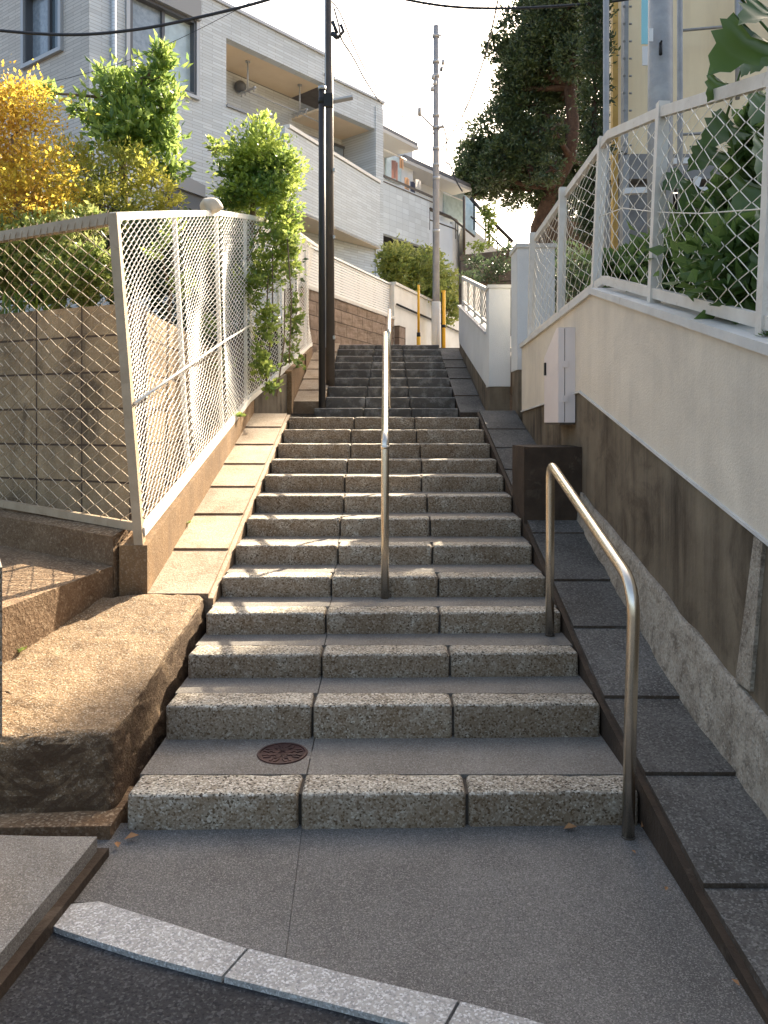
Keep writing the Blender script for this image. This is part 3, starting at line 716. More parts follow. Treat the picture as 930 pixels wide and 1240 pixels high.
# block retaining wall (front face runs back to the left)
K0 = Vector((-1.6,4.85,0)); KD = Vector((-2.17,1,0)).normalized()
ang = math.atan2(-KD.y, -KD.x)
bw = thing('block_wall', 'stained concrete block retaining wall behind the left chain link fence', 'wall', (K0.x,K0.y,.55), ang)
K1 = K0+KD*4.0
def bwf(bm):
    nrm = Vector((KD.y,-KD.x,0)); nrm = nrm if nrm.y > 0 else -nrm
    quadbox(bm, [K0+Vector((0,0,.2)), K0+nrm*.15+Vector((0,0,.2)), K1+nrm*.15+Vector((0,0,.2)), K1+Vector((0,0,.2)),
                 K0+Vector((0,0,2.155)), K0+nrm*.15+Vector((0,0,2.155)), K1+nrm*.15+Vector((0,0,2.155)), K1+Vector((0,0,2.155))])
part('front_face', bwf, blockw, bw)
bs = thing('block_wall', 'sunlit side stretch of the block wall running behind the side fence', 'wall', (-1.6,4.86,.55))
part('side_face', lambda bm: wedge(bm, -1.75, -1.598, [(4.93,.3,2.155),(6.3,.6,2.13),(8.2,1.2,2.0),(8.6,1.2,2.05)]), blockw_side, bs)
bm = bmesh.new(); quadbox(bm, [(-1.76,5.05,1.5),(-1.76,9.5,1.5),(-9,13,1.5),(-9,8.42,1.5),(-1.76,5.05,2.02),(-1.76,9.5,2.02),(-9,13,2.02),(-9,8.42,2.02)]); box(bm, -1.76, -1.4, 7.6, 12, 1.4, 2.0); struct('garden_soil', bm, soil)

# left fence
lf = thing('chain_link_fence', 'wavy white coated chain link fence turning a corner on the left kerb wall', 'fence', (-1.3,4.1,.8))
FB = [Vector((-1.30,4.10,.80)), Vector((-1.29,5.15,1.07)), Vector((-1.285,6.2,1.335)), Vector((-1.28,7.25,1.60)), Vector((-1.10,8.3,1.95)), Vector((-1.07,9.4,2.18)), Vector((-1.05,10.5,2.41)), Vector((-1.03,11.6,2.64))]
FT = [Vector((-1.44,4.10,2.50)), Vector((-1.385,5.15,2.80)), Vector((-1.335,6.2,3.09)), Vector((-1.29,7.25,3.34)), Vector((-1.14,8.3,3.55)), Vector((-1.09,9.4,3.74)), Vector((-1.05,10.5,3.90)), Vector((-1.0,11.65,4.06))]
GB = [Vector((-1.33,4.12,.845)), Vector((-2.42,4.90,.885)), Vector((-3.2,5.46,.93))]
GT = [Vector((-1.46,4.12,2.49)), Vector((-2.42,4.90,2.585)), Vector((-3.2,5.46,2.65))]
part('corner_post', lambda bm: (bar(bm, FB[0]-Vector((0,0,.05)), FT[0]+Vector((0,0,.01)), .048, .05, up=(0,1,0)), bevel(bm,.006)), paint_left, lf)
for b, t_ in list(zip(FB, FT))[1:]:
    part('post', lambda bm: bar(bm, b-Vector((.02,0,.03)), t_-Vector((.02,0,0)), .028, .028, up=(0,1,0)), wire_l, lf)
part('post', lambda bm: bar(bm, GB[2], GT[2], .05, .05, up=(0,1,0)), paint_left, lf)
def rails(bm, P, w, h):
    for a, b in zip(P, P[1:]): bar(bm, a, b, w, h)
part('top_rail', lambda bm: rails(bm, FT, .042, .042), wire_l, lf)
part('top_rail', lambda bm: rails(bm, GT, .045, .062), paint_left, lf)
part('bottom_rail', lambda bm: rails(bm, [p+Vector((.01,0,.02)) for p in FB], .035, .05), wire_l, lf)
part('bottom_rail', lambda bm: rails(bm, GB, .03, .045), paint_left, lf)
def mid(bm):
    P = [FB[i]*.585+FT[i]*.415+Vector((.03,0,0)) for i in range(4)]
    tube(bm, P, .009, 8)
part('brace_rod', mid, wire_l, lf)
for i in range(7):
    part('mesh_panel', lambda bm: chainlink(bm, FB[i]+Vector((.02,0,.03)), FB[i+1]+Vector((.02,0,.03)), FT[i+1]+Vector((.02,0,-.01)), FT[i]+Vector((.02,0,-.01)), .047, .0028 if i < 3 else .0026, bulge=-.06, seed=i*3, jit=.03), wire_l, lf)
part('mesh_panel', lambda bm: chainlink(bm, GB[1], GB[0], GT[0], GT[1], .086, .0025, bulge=.02, seed=5, jit=.014), wire_f, lf)
part('mesh_panel', lambda bm: chainlink(bm, GB[2], GB[1], GT[1], GT[2], .092, .0032, bulge=.015, seed=6, jit=.008), wire_f, lf)
# coiled lacing wire round the top rail
def lace(bm):
    a, b = GT[0], GT[1]; pts = []
    n = 16
    for k in range(n):
        c = a+(b-a)*(k+.5)/n; tube(bm, [c+Vector((-.012,-.028,-.045)), c+Vector((.0,-.030,0)), c+Vector((.016,-.027,.044))], .0028, 5)
part('lacing_wire', lace, paint_left, lf)

def lump(bm):
    bmesh.ops.create_icosphere(bm, subdivisions=4, radius=.085)
    for v in bm.verts:
        v.co = Vector((v.co.x*1.0, v.co.y, v.co.z*.72)); v.co += noise.noise_vector(v.co*14)*.014
        v.co += at(256,249,5.95)
    for f in bm.faces: f.smooth = True
solo('stone', lump, stone, 'rounded pale stone sitting on top of the left fence', 'stone', at(256,249,5.95))

# ================================================================== POLES
t = thing('pole', 'slim black pole standing on the first upper step in front of the brown pole', 'pole', (-.68,8.45,1.55))
part('shaft', lambda bm: tube(bm, [(-.68,8.45,1.54),(-.68,8.45,5.05)], .038, 16), polebk, t)
part('cap', lambda bm: tube(bm, [(-.68,8.45,5.05),(-.68,8.45,5.09)], .044, 16), alu, t)
part('clamp', lambda bm: (tube(bm, [(-.68,8.45,4.90),(-.68,8.45,4.96)], .043, 16), box(bm, -.66, -.56, 8.40, 8.46, 4.86, 5.0)), black, t)
t = thing('pole', 'taller brown pole rising out of the picture behind the black pole', 'pole', (-.64,9.25,1.82))
part('shaft', lambda bm: tube(bm, [(-.645,9.25,1.80),(-.67,9.25,7.4)], .056, 20, r2=.048), polebr, t)
for z in (2.4,3.6,4.4,5.5): part('bracket', lambda bm: box(bm, -.61, -.585, 9.18, 9.22, z, z+.04), alu, t)
part('strap', lambda bm: bar(bm, (-.70,9.2,2.3), (-.70,9.2,6.9), .012), alu, t)
t = thing('lamp_arm', 'flat grey arm sticking out of the dark poles towards the right', 'bracket', at(400,122,9.2))
part('arm', lambda bm: bar(bm, at(401,123,9.2), at(427,118,9.2), .10, .022), alu, t)

up_ = thing('utility_pole', 'tall grey concrete utility pole behind the stairs with a bush at its foot', 'utility pole', (1.055,15.6,2.53))
part('shaft', lambda bm: tube(bm, [(1.055,15.6,2.5),(1.055,15.6,6.0),(1.055,15.6,9.45)], .078, 20, r2=.052), polecn, up_)
for v in (44, 75, 92, 140, 155, 180, 200, 216, 280):
    p = at(528,v,15.6); part('band', lambda bm: tube(bm, [(1.055,15.6,p.z-.03),(1.055,15.6,p.z+.03)], .072, 16), alu, up_)
p = at(528,44,15.6); part('cross_bolt', lambda bm: bar(bm, (.97,15.55,p.z), (1.16,15.55,p.z), .03), alu, up_)
part('arm', lambda bm: (tube(bm, [at(527,156,15.55), at(508,138,15.4)], .016, 6), tube(bm, [at(508,140,15.4), at(508,131,15.4)], .035, 8), tube(bm, [at(530,155,15.5), at(537,153,15.5)], .03, 8)), galv, up_)
for u, v in ((536,78),(534,86),(524,96),(526,103),(523,110)): part('insulator', lambda bm: tube(bm, [at(u,v,15.5), at(u+1,v-5,15.5)], .035, 8), alu, up_)
part('lower_sleeve', lambda bm: tube(bm, [(1.055,15.6,2.5),(1.055,15.6,3.85)], .094, 20), whitew, up_)
t = thing('guard_post', 'thin yellow guard sleeve with a black band left of the utility pole', 'guard post', (.65,14.5,2.53), 0, 'yellow sleeves at the street')
part('sleeve', lambda bm: tube(bm, [(.652,14.5,2.5),(.652,14.5,3.02)], .038, 12), yellow, t)
part('band', lambda bm: tube(bm, [(.652,14.5,3.02),(.652,14.5,3.10)], .036, 12), black, t)
part('upper_tube', lambda bm: tube(bm, [(.652,14.5,3.10),(.652,14.5,4.0)], .024, 12), yellow, t)
t = thing('guard_post', 'thicker yellow guard sleeve with black stripes just right of the utility pole', 'guard post', (1.19,15.4,2.53), 0, 'yellow sleeves at the street')
part('sleeve', lambda bm: tube(bm, [(1.19,15.4,2.5),(1.19,15.4,4.05)], .042, 12), yellow, t)
part('band', lambda bm: (tube(bm, [(1.19,15.4,3.3),(1.19,15.4,3.36)], .046, 12), tube(bm, [(1.19,15.4,2.75),(1.19,15.4,2.8)], .046, 12), bar(bm, (1.15,15.35,2.5), (1.15,15.35,4.0), .02)), black, t)

# ================================================================== CABLES
def cable(label, pts, Y, r, name='cable'):
    P = [at(u,v,Y) if not isinstance(Y,(list,tuple)) else at(u,v,Y[i]) for i, (u,v) in enumerate(pts)]
    # smooth by Catmull-Rom
    Q = []
    for i in range(len(P)-1):
        p0 = P[max(i-1,0)]; p1 = P[i]; p2 = P[i+1]; p3 = P[min(i+2,len(P)-1)]
        for k in range(6):
            s = k/6; Q.append(.5*((2*p1)+(p2-p0)*s+(2*p0-5*p1+4*p2-p3)*s*s+(3*p1-p0-3*p2+p3)*s**3))
    Q.append(P[-1])
    return solo(name, lambda bm: tube(bm, Q, r, 6), cable_m, label, 'cable', P[0])
cable('thick black cable sagging across the left house at the top', [(-120,22),(0,37),(90,42),(170,35),(245,20),(320,1),(400,-26)], 6.0, .0115)
cable('thin cable sagging just under the thick cable over the left house', [(0,112),(80,95),(150,75),(215,48),(290,10),(330,-14)], 7.0, .0025)
cable('dark cable crossing the white sky near the top towards the evergreen tree', [(440,-12),(510,3),(560,9),(620,10),(680,7),(740,2),(800,-8)], 7.2, .012)
cable('long cable curving up from the utility pole to the top of the sky', [(534,182),(548,160),(565,130),(580,90),(592,50),(603,0),(608,-30)], [15.4,14.5,13.5,12.5,11.5,10.5,10], .013)
cable('faint thin wire beside the long curved cable in the sky', [(560,140),(574,100),(582,60),(590,15),(594,-20)], [15,14,13,12,11.5], .006)
cable('loop of black cable hanging from the clamp of the brown pole', [(404,8),(410,30),(414,48),(428,70),(443,98),(462,125),(482,137)], [9.1,9.1,9.2,10,11.5,13.5,15.4], .011)
cable('second black cable from the brown pole sagging towards the utility pole', [(402,2),(412,16),(425,48),(440,80),(452,100),(470,120),(486,133)], [9.1,9.1,9.5,10.5,12,13.8,15.4], .009)
cable('short slack cable between the upper utility pole and the sky on the left', [(482,137),(500,150),(515,158),(527,162)], [15.4,15.5,15.5,15.5], .010)
cable('wispy wire loop to the right of the utility pole top', [(531,70),(540,64),(548,66),(556,78),(552,86),(546,82)], 15.4, .007)
cable('thin dangling wires beside the upper half of the utility pole', [(534,82),(545,110),(556,135),(566,150),(575,172)], 15.3, .010)
cable('dark drop wire running down from the utility pole towards the right houses', [(536,150),(541,170),(540,195),(545,200),(552,218),(560,232)], 15.3, .014)
solo('cable_clamp', lambda bm: (tube(bm, [at(402,40,9.15), at(409,46,9.15)], .03, 8), tube(bm, [at(409,46,9.15), at(416,38,9.15), at(413,30,9.15)], .02, 8), tube(bm, [at(403,26,9.15), at(408,40,9.15)], .022, 8)), cable_m,
     'dark blue-black cable clamp hooked on the brown pole', 'clamp', at(404,40,9.15))

# ================================================================== LEFT HOUSE
HA = Vector((-4.98,13,0)); HD = Vector((.864,1,0)); LD = Vector((-1.42,1,0))
def hp(u, v, A=HA, D=HD, off=0.0):
    r = (u-465)/F; t = (A.y*r-A.x)/(D.x-D.y*r); p = A+D*t
    return Vector((p.x, p.y, CH-(v-HZ)*p.y/F))
def pt(A, D, s, z): d = D.normalized(); return Vector((A.x+d.x*s, A.y+d.y*s, z))
def wallgrid(bm, A, D, L, z0, z1, holes, th, nrm):
    """wall from A along D, length L, with rectangular holes [(s0,s1,z0,z1)], thickness th along nrm (inwards)"""
    ss = sorted({0, L} | {h for H in holes for h in H[:2]}); zs = sorted({z0, z1} | {h for H in holes for h in H[2:]})
    for i in range(len(ss)-1):
        j = 0
        while j < len(zs)-1:
            k = j
            inside = lambda jj: any(H[0]-1e-4 <= ss[i] and ss[i+1] <= H[1]+1e-4 and H[2]-1e-4 <= zs[jj] and zs[jj+1] <= H[3]+1e-4 for H in holes)
            if inside(j): j += 1; continue
            while k+1 < len(zs)-1 and not inside(k+1): k += 1
            q = [pt(A,D,ss[i],zs[j]), pt(A,D,ss[i+1],zs[j]), pt(A,D,ss[i+1],zs[k+1]), pt(A,D,ss[i],zs[k+1])]
            slabq(bm, q, nrm, th); j = k+1
def sOf(u, A=HA, D=HD): p = hp(u, 0, A, D); return ((Vector((p.x,p.y,0))-A).dot(D.normalized()))
HN = Vector((-1,.864,0)).normalized()          # into the house from the long face
Lh = sOf(463)
angh = math.atan2(HD.y, HD.x)
hs = thing('apartment_house', 'two storey house clad in pale grey siding with recessed balconies at upper left', 'house', (HA.x,HA.y,2.9), angh)
so0, so1 = sOf(274), sOf(388); sp0, sp1 = sOf(400), sOf(457)
s351 = sOf(351)
ZR, ZR2 = 9.60, 9.16
w0, w1 = sOf(157), sOf(237)                    # big window on the long face
wzt, wzb = hp(157,8).z, hp(237,120).z
wzt = 9.68-.55; 
def face(bm):
    wallgrid(bm, HA, HD, sOf(394), 2.9, ZR, [(w0,w1,7.62,9.02),(so0,sOf(394),7.65,8.99)], .18, HN)
part('wall', face, siding, hs)
def face2(bm):
    A2 = pt(HA, HD, sOf(394)+.002, 0)
    L2 = Lh-sOf(394)
    wallgrid(bm, A2, HD, L2, 2.9, ZR2, [(0,L2-.28,5.6,8.47)], .18, HN)
part('wall', face2, siding, hs)
part('roof_edge', lambda bm: (bar(bm, pt(HA,HD,-.1,ZR+.03)+HN*.07, pt(HA,HD,sOf(394)+.05,ZR+.03)+HN*.07, .24, .06), bar(bm, pt(HA,HD,sOf(394)-.05,ZR2+.03)+HN*.07, pt(HA,HD,Lh+.05,ZR2+.03)+HN*.07, .24, .05)), alu, hs)
# recess: back wall, soffit, floor
def rec(bm):
    a, b = so0-.1, Lh-.02
    q = [pt(HA,HD,a,5.4)+HN*1.12, pt(HA,HD,b,5.4)+HN*1.12, pt(HA,HD,b,8.98)+HN*1.12, pt(HA,HD,a,8.98)+HN*1.12]
    slabq(bm, q, HN, .1)
part('recess_wall', rec, siding, hs)
def sof(bm):
    for a, b, z in ((so0-.1, sOf(394), 8.99), (sOf(394)+.01, Lh-.02, 8.47)):
        q = [pt(HA,HD,a,z)+HN*.181, pt(HA,HD,b,z)+HN*.181, pt(HA,HD,b,z)+HN*1.119, pt(HA,HD,a,z)+HN*1.119]; slabq(bm, q, (0,0,1), .05)
    a = so0-.005; q = [pt(HA,HD,a,7.4)+HN*.181, pt(HA,HD,a,7.4)+HN*1.119, pt(HA,HD,a,8.98)+HN*1.119, pt(HA,HD,a,8.98)+HN*.181]; slabq(bm, q, HD*-1, .05)
part('soffit', sof, soffit, hs)
part('balcony_floor', lambda bm: slabq(bm, [pt(HA,HD,so0-.1,7.0)+HN*.181, pt(HA,HD,Lh-.05,7.0)+HN*.181, pt(HA,HD,Lh-.05,7.0)+HN*1.119, pt(HA,HD,so0-.1,7.0)+HN*1.119], (0,0,-1), .1), soffit, hs)
part('ledge', lambda bm: bar(bm, pt(HA,HD,so0,7.655)+HN*.08, pt(HA,HD,sOf(392),7.655)+HN*.08, .24, .05), siding_s, hs)
# projecting wedge balcony
B0 = at(345,0,14.85); B0.z = 0; B1 = Vector((-.099,18.45,0))
BDn = (B1-B0).normalized(); bl = (B1-B0).length; BN = Vector((-BDn.y, BDn.x, 0))
def balc(bm):
    slabq(bm, [B0+Vector((0,0,5.58)), B1+Vector((0,0,5.58)), B1+Vector((0,0,7.12)), B0+Vector((0,0,7.12))], BN, .14)
    e = pt(HA,HD,sOf(345),0)
    slabq(bm, [B0+Vector((0,0,5.58))+BN*.14, e+Vector((0,0,5.58)), e+Vector((0,0,7.12)), B0+Vector((0,0,7.12))+BN*.14], BDn, .12)
bo = part('balcony', balc, siding, hs)
def balh(bm): bar(bm, B0+Vector((0,0,7.17))+BN*.05+BDn*.12, B1+Vector((0,0,7.17))+BN*.05, .16, .07)
o_ = part('handrail', balh, lattice, hs)
part('balcony_underside', lambda bm: slabq(bm, [B0+Vector((0,0,5.575)), B1+Vector((0,0,5.575)), pt(HA,HD,Lh-.3,5.575)+HN*.8, pt(HA,HD,sOf(345),5.575)+HN*.8], (0,0,1), .05), soffit, hs)
# end pier
part('corner_pier', lambda bm: slabq(bm, [pt(HA,HD,Lh-.27,2.9)-HN*.03, pt(HA,HD,Lh,2.9)-HN*.03, pt(HA,HD,Lh,9.02)-HN*.03, pt(HA,HD,Lh-.27,9.02)-HN*.03], HN, 1.2), siding, hs)
# left face
def lface(bm):
    wl0, wl1 = sOf(74,HA,LD), sOf(31,HA,LD)
    wallgrid(bm, HA+LD.normalized()*.0, LD, 7, 2.9, ZR, [(wl0,wl1,7.97,9.22)], .18, Vector((1,1.42,0)).normalized())
hl = thing('house_wing', 'beige siding side wall of the upper left house with one tall window', 'house', (HA.x,HA.y,2.9), math.atan2(LD.y,LD.x))
hl.parent = None
part('wall', lface, siding_e, hl)
# merge idea: this wing belongs to the same house
# windows
def window(parent, A, D, s0, s1, z0, z1, nin, split=.5, fr=.06, pane=(glassm, curtain), deep=.06, shutter=None):
    d = D.normalized()
    w = part('window', lambda bm: [bar(bm, pt(A,D,s0-.03,z1)+nin*deep, pt(A,D,s1+.03,z1)+nin*deep, .16, fr), bar(bm, pt(A,D,s0-.03,z0)+nin*deep, pt(A,D,s1+.03,z0)+nin*deep, .16, fr),
        bar(bm, pt(A,D,s0,z0)+nin*deep, pt(A,D,s0,z1)+nin*deep, .16, fr, up=tuple(d)), bar(bm, pt(A,D,s1,z0)+nin*deep, pt(A,D,s1,z1)+nin*deep, .16, fr, up=tuple(d)),
        bar(bm, pt(A,D,s0+(s1-s0)*split,z0)+nin*(deep+.03), pt(A,D,s0+(s1-s0)*split,z1)+nin*(deep+.03), .07, fr, up=tuple(d))], frame_d, parent)
    sm = s0+(s1-s0)*split
    for a, b, m in ((s0+.03,sm-.03,pane[0]),(sm+.03,s1-.03,pane[1])):
        part('pane', lambda bm: slabq(bm, [pt(A,D,a,z0+.03)+nin*(deep+.05), pt(A,D,b,z0+.03)+nin*(deep+.05), pt(A,D,b,z1-.03)+nin*(deep+.05), pt(A,D,a,z1-.03)+nin*(deep+.05)], nin, .02), m, w)
    return w
dcurt = mat('blue_grey_curtain', (.30,.36,.42), (.20,.25,.30), 14, rough=.12, spec=.8)
# replace curtains with vertical folds
window(hs, HA, HD, w0+.02, w1-.02, 7.62, 9.0, HN, .52, pane=(dcurt, curtain))
part('shutter_box', lambda bm: slabq(bm, [pt(HA,HD,w0-.08,9.03)-HN*.10, pt(HA,HD,w1+.06,9.03)-HN*.10, pt(HA,HD,w1+.06,9.40)-HN*.10, pt(HA,HD,w0-.08,9.40)-HN*.10], HN, .098), siding_s, hs)
part('window_surround', lambda bm: [bar(bm, pt(HA,HD,w0-.05,7.56)-HN*.01, pt(HA,HD,w0-.05,9.02)-HN*.01, .07, .07, up=tuple(HD)), bar(bm, pt(HA,HD,w1+.03,7.56)-HN*.01, pt(HA,HD,w1+.03,9.02)-HN*.01, .07, .07, up=tuple(HD)), bar(bm, pt(HA,HD,w0-.08,7.56)-HN*.02, pt(HA,HD,w1+.06,7.56)-HN*.02, .10, .06)], alu, hs)
part('downpipe', lambda bm: tube(bm, [pt(HA,HD,sOf(136),2.9)-HN*.06, pt(HA,HD,sOf(136),9.58)-HN*.06], .045, 10), siding, hs)
part('lower_shutter', lambda bm: slabq(bm, [hp(205,226)-HN*.1, hp(245,240)-HN*.1, hp(245,226)-HN*.1, hp(205,206)-HN*.1], HN, .098), siding_s, hs)
part('lower_window', lambda bm: slabq(bm, [pt(HA,HD,sOf(200),5.0)-HN*.03, pt(HA,HD,sOf(250),5.0)-HN*.03, pt(HA,HD,sOf(250),5.75)-HN*.03, pt(HA,HD,sOf(200),5.75)-HN*.03], HN, .028), frame_d, hs)
RW = HN*1.12
window(hs, HA+RW, HD, sOf(396,HA+RW), sOf(434,HA+RW), 7.05, 8.25, HN*-.6, .45, pane=(dcurt, glassm))
window(hs, HA+RW, HD, sOf(372,HA+RW), sOf(388,HA+RW), 7.1, 8.2, HN*-.6, .45, pane=(dcurt, glassm))
part('ground_window', lambda bm: slabq(bm, [hp(395,330,HA+HN*.7), hp(425,342,HA+HN*.7), hp(425,318,HA+HN*.7), hp(395,290,HA+HN*.7)], HN, .05), frame_d, hs)
part('lower_wall', lambda bm: slabq(bm, [pt(HA,HD,sOf(350),2.9)+HN*.8, pt(HA,HD,Lh-.28,2.9)+HN*.8, pt(HA,HD,Lh-.28,5.57)+HN*.8, pt(HA,HD,sOf(350),5.57)+HN*.8], HN, .1), siding_e, hs)
part('wall_lamp', lambda bm: (bmesh.ops.create_uvsphere(bm, u_segments=16, v_segments=10, radius=.13, matrix=Matrix.Translation(hp(291,105,HA+HN*1.0)))), frame_d, hs)
for u in (300, 363, 440):
    def hg(bm):
        z = 8.99 if u < 390 else 8.47
        p = hp(u,0,HA+HN*.45); a = Vector((p.x,p.y,z))
        tube(bm, [a, a-Vector((0,0,.62))], .018, 8)
        tube(bm, [a-Vector((0,0,.001)), a-Vector((0,0,.03))], .05, 8)
        h = HN*.25; c = a-Vector((0,0,.62)); bar(bm, c-h, c+h, .05, .03)
        for q_ in (-.8,-.3,.3,.8): tube(bm, [c+h*q_+Vector((0,0,.03)), c+h*q_-Vector((0,0,.08))], .02, 6)
    part('laundry_hanger', hg, alu, hs)
p, q, q2 = hp(300,0,HA+HN*.45), hp(363,0,HA+HN*.45), hp(392,0,HA+HN*.45)
part('clothes_pole', lambda bm: tube(bm, [Vector((p.x,p.y,8.35)), Vector((q.x,q.y,8.35)), Vector((q2.x,q2.y,8.32))], .016, 6), alu, hs)
rfm = part('roof', lambda bm: slabq(bm, [pt(HA,HD,0,9.3)+HN*.2, pt(HA,HD,Lh,9.3)+HN*.2, pt(HA,HD,Lh,9.3)+HN*7, pt(HA,HD,0,9.3)+HN*7], (0,0,1), .05), roofm, hs)
part('rear_wall', lambda bm: slabq(bm, [pt(HA,HD,Lh-.02,2.9)+HN*1.2, pt(HA,HD,Lh-.02,2.9)+HN*7, pt(HA,HD,Lh-.02,9.3)+HN*7, pt(HA,HD,Lh-.02,9.3)+HN*1.2], HD*-1, .1), siding, hs)
# the wing is part of the same building: hang it under the house
for ch in list(hl.children):
    Mw = hl.matrix_basis; ch.parent = hs
    ch.matrix_basis = hs.matrix_basis.inverted() @ Mw
wl0, wl1 = sOf(74,HA,LD), sOf(31,HA,LD); LN = Vector((1,1.42,0)).normalized()
window(hs, HA, LD, wl0+.02, wl1-.02, 7.97, 9.22, LN, .42, pane=(glassm, dcurt))
part('window_surround', lambda bm: [bar(bm, pt(HA,LD,wl0-.03,7.92)-LN*.02, pt(HA,LD,wl0-.03,9.6)-LN*.02, .08, .08, up=tuple(LD)), bar(bm, pt(HA,LD,wl1+.03,7.92)-LN*.02, pt(HA,LD,wl1+.03,9.6)-LN*.02, .08, .08, up=tuple(LD)), bar(bm, pt(HA,LD,wl0-.08,7.92)-LN*.02, pt(HA,LD,wl1+.08,7.92)-LN*.02, .10, .07)], alu, hs)
part('shutter_box', lambda bm: slabq(bm, [pt(HA,LD,wl0-.05,9.26)-LN*.09, pt(HA,LD,wl1+.08,9.26)-LN*.09, pt(HA,LD,wl1+.08,9.55)-LN*.09, pt(HA,LD,wl0-.05,9.55)-LN*.09], LN, .088), siding_s, hs)
part('roof_edge', lambda bm: bar(bm, pt(HA,LD,0,ZR+.03)+LN*.07, pt(HA,LD,7,ZR+.03)+LN*.07, .24, .06), alu, hs)
bpy.data.objects.remove(hl)

# ================================================================== STREET WALLS BEYOND THE STAIRS
WA = Vector((.18,14,0)); WD = Vector((.39,1,0)).normalized(); WNn = Vector((-WD.y, WD.x, 0))
S0 = WA-WD*3.6
sw_ = thing('stone_wall', 'brown split-face stone wall under the white slat fence at the top of the stairs', 'wall', (WA.x,WA.y,2.53), math.atan2(WD.y,WD.x))
def ssw(bm):
    slabq(bm, [S0+Vector((0,0,2.3)), WA+Vector((0,0,2.3)), WA+Vector((0,0,3.28)), S0+Vector((0,0,3.28))], WNn, .3)
    bmesh.ops.subdivide_edges(bm, edges=bm.edges[:], cuts=24, use_grid_fill=True)
    for v in bm.verts: v.co += noise.noise_vector(v.co*11)*.02
part('masonry', ssw, splitst, sw_)
part('top_course', lambda bm: slabq(bm, [S0+Vector((0,0,3.28))-WNn*.02, WA+WD*.02+Vector((0,0,3.28))-WNn*.02, WA+WD*.02+Vector((0,0,3.33))-WNn*.02, S0+Vector((0,0,3.33))-WNn*.02], WNn, .34), coping, sw_)
sf = thing('slat_fence', 'white horizontal slat fence on the brown stone wall', 'fence', (WA.x,WA.y,3.33), math.atan2(WD.y,WD.x))
def slats(bm):
    for k in range(13):
        z = 3.37+k*.042; slabq(bm, [S0+WNn*.08+Vector((0,0,z)), WA+WNn*.08+Vector((0,0,z)), WA+WNn*.08+Vector((0,0,z+.031)), S0+WNn*.08+Vector((0,0,z+.031))], WNn, .012)
part('slat_panel', slats, lattice, sf)
part('top_rail', lambda bm: bar(bm, S0+WNn*.08+Vector((0,0,3.925)), WA+WNn*.08+Vector((0,0,3.925)), .05, .03), alu, sf)
for k in range(6):
    p = WA-WD*(.02+k*.68)+WNn*.11
    part('post', lambda bm: bar(bm, p+Vector((0,0,3.33)), p+Vector((0,0,3.92)), .04), alu, sf)
ww = thing('street_wall', 'white rendered wall with a dark pipe running along it behind the utility pole', 'wall', (WA.x,WA.y,2.53), math.atan2(WD.y,WD.x))
W2 = WA+WD*6
part('render', lambda bm: slabq(bm, [WA+WD*.02+Vector((0,0,2.3)), W2+Vector((0,0,2.3)), W2+Vector((0,0,3.92)), WA+WD*.02+Vector((0,0,3.92))], WNn, .2), whitew, ww)
part('pipe', lambda bm: tube(bm, [WA+WD*.05-WNn*.04+Vector((0,0,3.56)), WA+WD*2.5-WNn*.04+Vector((0,0,3.54)), W2-WNn*.04+Vector((0,0,3.50))], .02, 8), black, ww)
part('coping', lambda bm: bar(bm, WA+WD*.02+WNn*.1+Vector((0,0,3.945)), W2+WNn*.1+Vector((0,0,3.945)), .26, .05), coping, ww)
solo('stone_block', lambda bm: (slabq(bm, [WA+WD*.02-WNn*.10+Vector((0,0,2.75)), WA+WD*.35-WNn*.10+Vector((0,0,2.75)), WA+WD*.35-WNn*.10+Vector((0,0,3.17)), WA+WD*.02-WNn*.10+Vector((0,0,3.17))], WNn, .1), bevel(bm,.01)), splitst,
     'small brown split-face block at the end of the stone wall', 'stone', WA+Vector((0,0,2.75)))

# ================================================================== HOUSES BEHIND
A2 = Vector((-.03,20.2,0)); D2 = Vector((.74,1,0)); d2 = D2.normalized(); N2 = Vector((-d2.y,d2.x,0))
h2 = thing('tiled_house', 'pale blue tiled house with laundry balcony between the grey house and the utility pole', 'house', (A2.x,A2.y,2.9), math.atan2(d2.y,d2.x))
def F2(A, D, u0, u1, vt, vb, off=0, th=.15, N=N2, vt1=None, vb1=None):
    """slab on plane A,D between columns u0,u1 with level top/bottom taken at the left column"""
    Ao = A+N*off; p = hp(u0,vt,Ao,D); q = hp(u0,vb,Ao,D); r = hp(u1,0,Ao,D)
    return [Vector((q.x,q.y,q.z)), Vector((r.x,r.y,q.z)), Vector((r.x,r.y,p.z)), Vector((p.x,p.y,p.z))]
part('balcony', lambda bm: slabq(bm, F2(A2,D2,463,520,217,282), N2, .15), tileh, h2)
part('wall', lambda bm: slabq(bm, F2(A2,D2,461,500,150,420,1.0), N2, 2), paleblue, h2)
part('balcony_rail', lambda bm: (lambda q: (bar(bm, q[0]+Vector((0,0,.10)), q[1]+Vector((0,0,.10)), .05, .05), bar(bm, q[0]+Vector((0,0,-.05)), q[1]+Vector((0,0,-.05)), .03, .03)))([*F2(A2,D2,463,524,213,217)]), polebr, h2)
part('eave', lambda bm: slabq(bm, F2(A2,D2,461,507,154,158,-.15), N2, 2.6), eavem, h2)
part('roof', lambda bm: slabq(bm, F2(A2,D2,461,506,150,154.5,-.1), N2, 2.6), roofm, h2)
part('window', lambda bm: slabq(bm, F2(A2,D2,468,486,185,216,.93), N2, .05), curtain, h2)
part('clothes_pole', lambda bm: (lambda q: tube(bm, [q[3], q[2]], .02, 6))(F2(A2,D2,463,492,180,200,.3)), lattice, h2)
part('lower_wall', lambda bm: slabq(bm, F2(A2,D2,462,525,283,420,.7), N2, .15), darkv, h2)  # shade under the balcony put into the wall colour
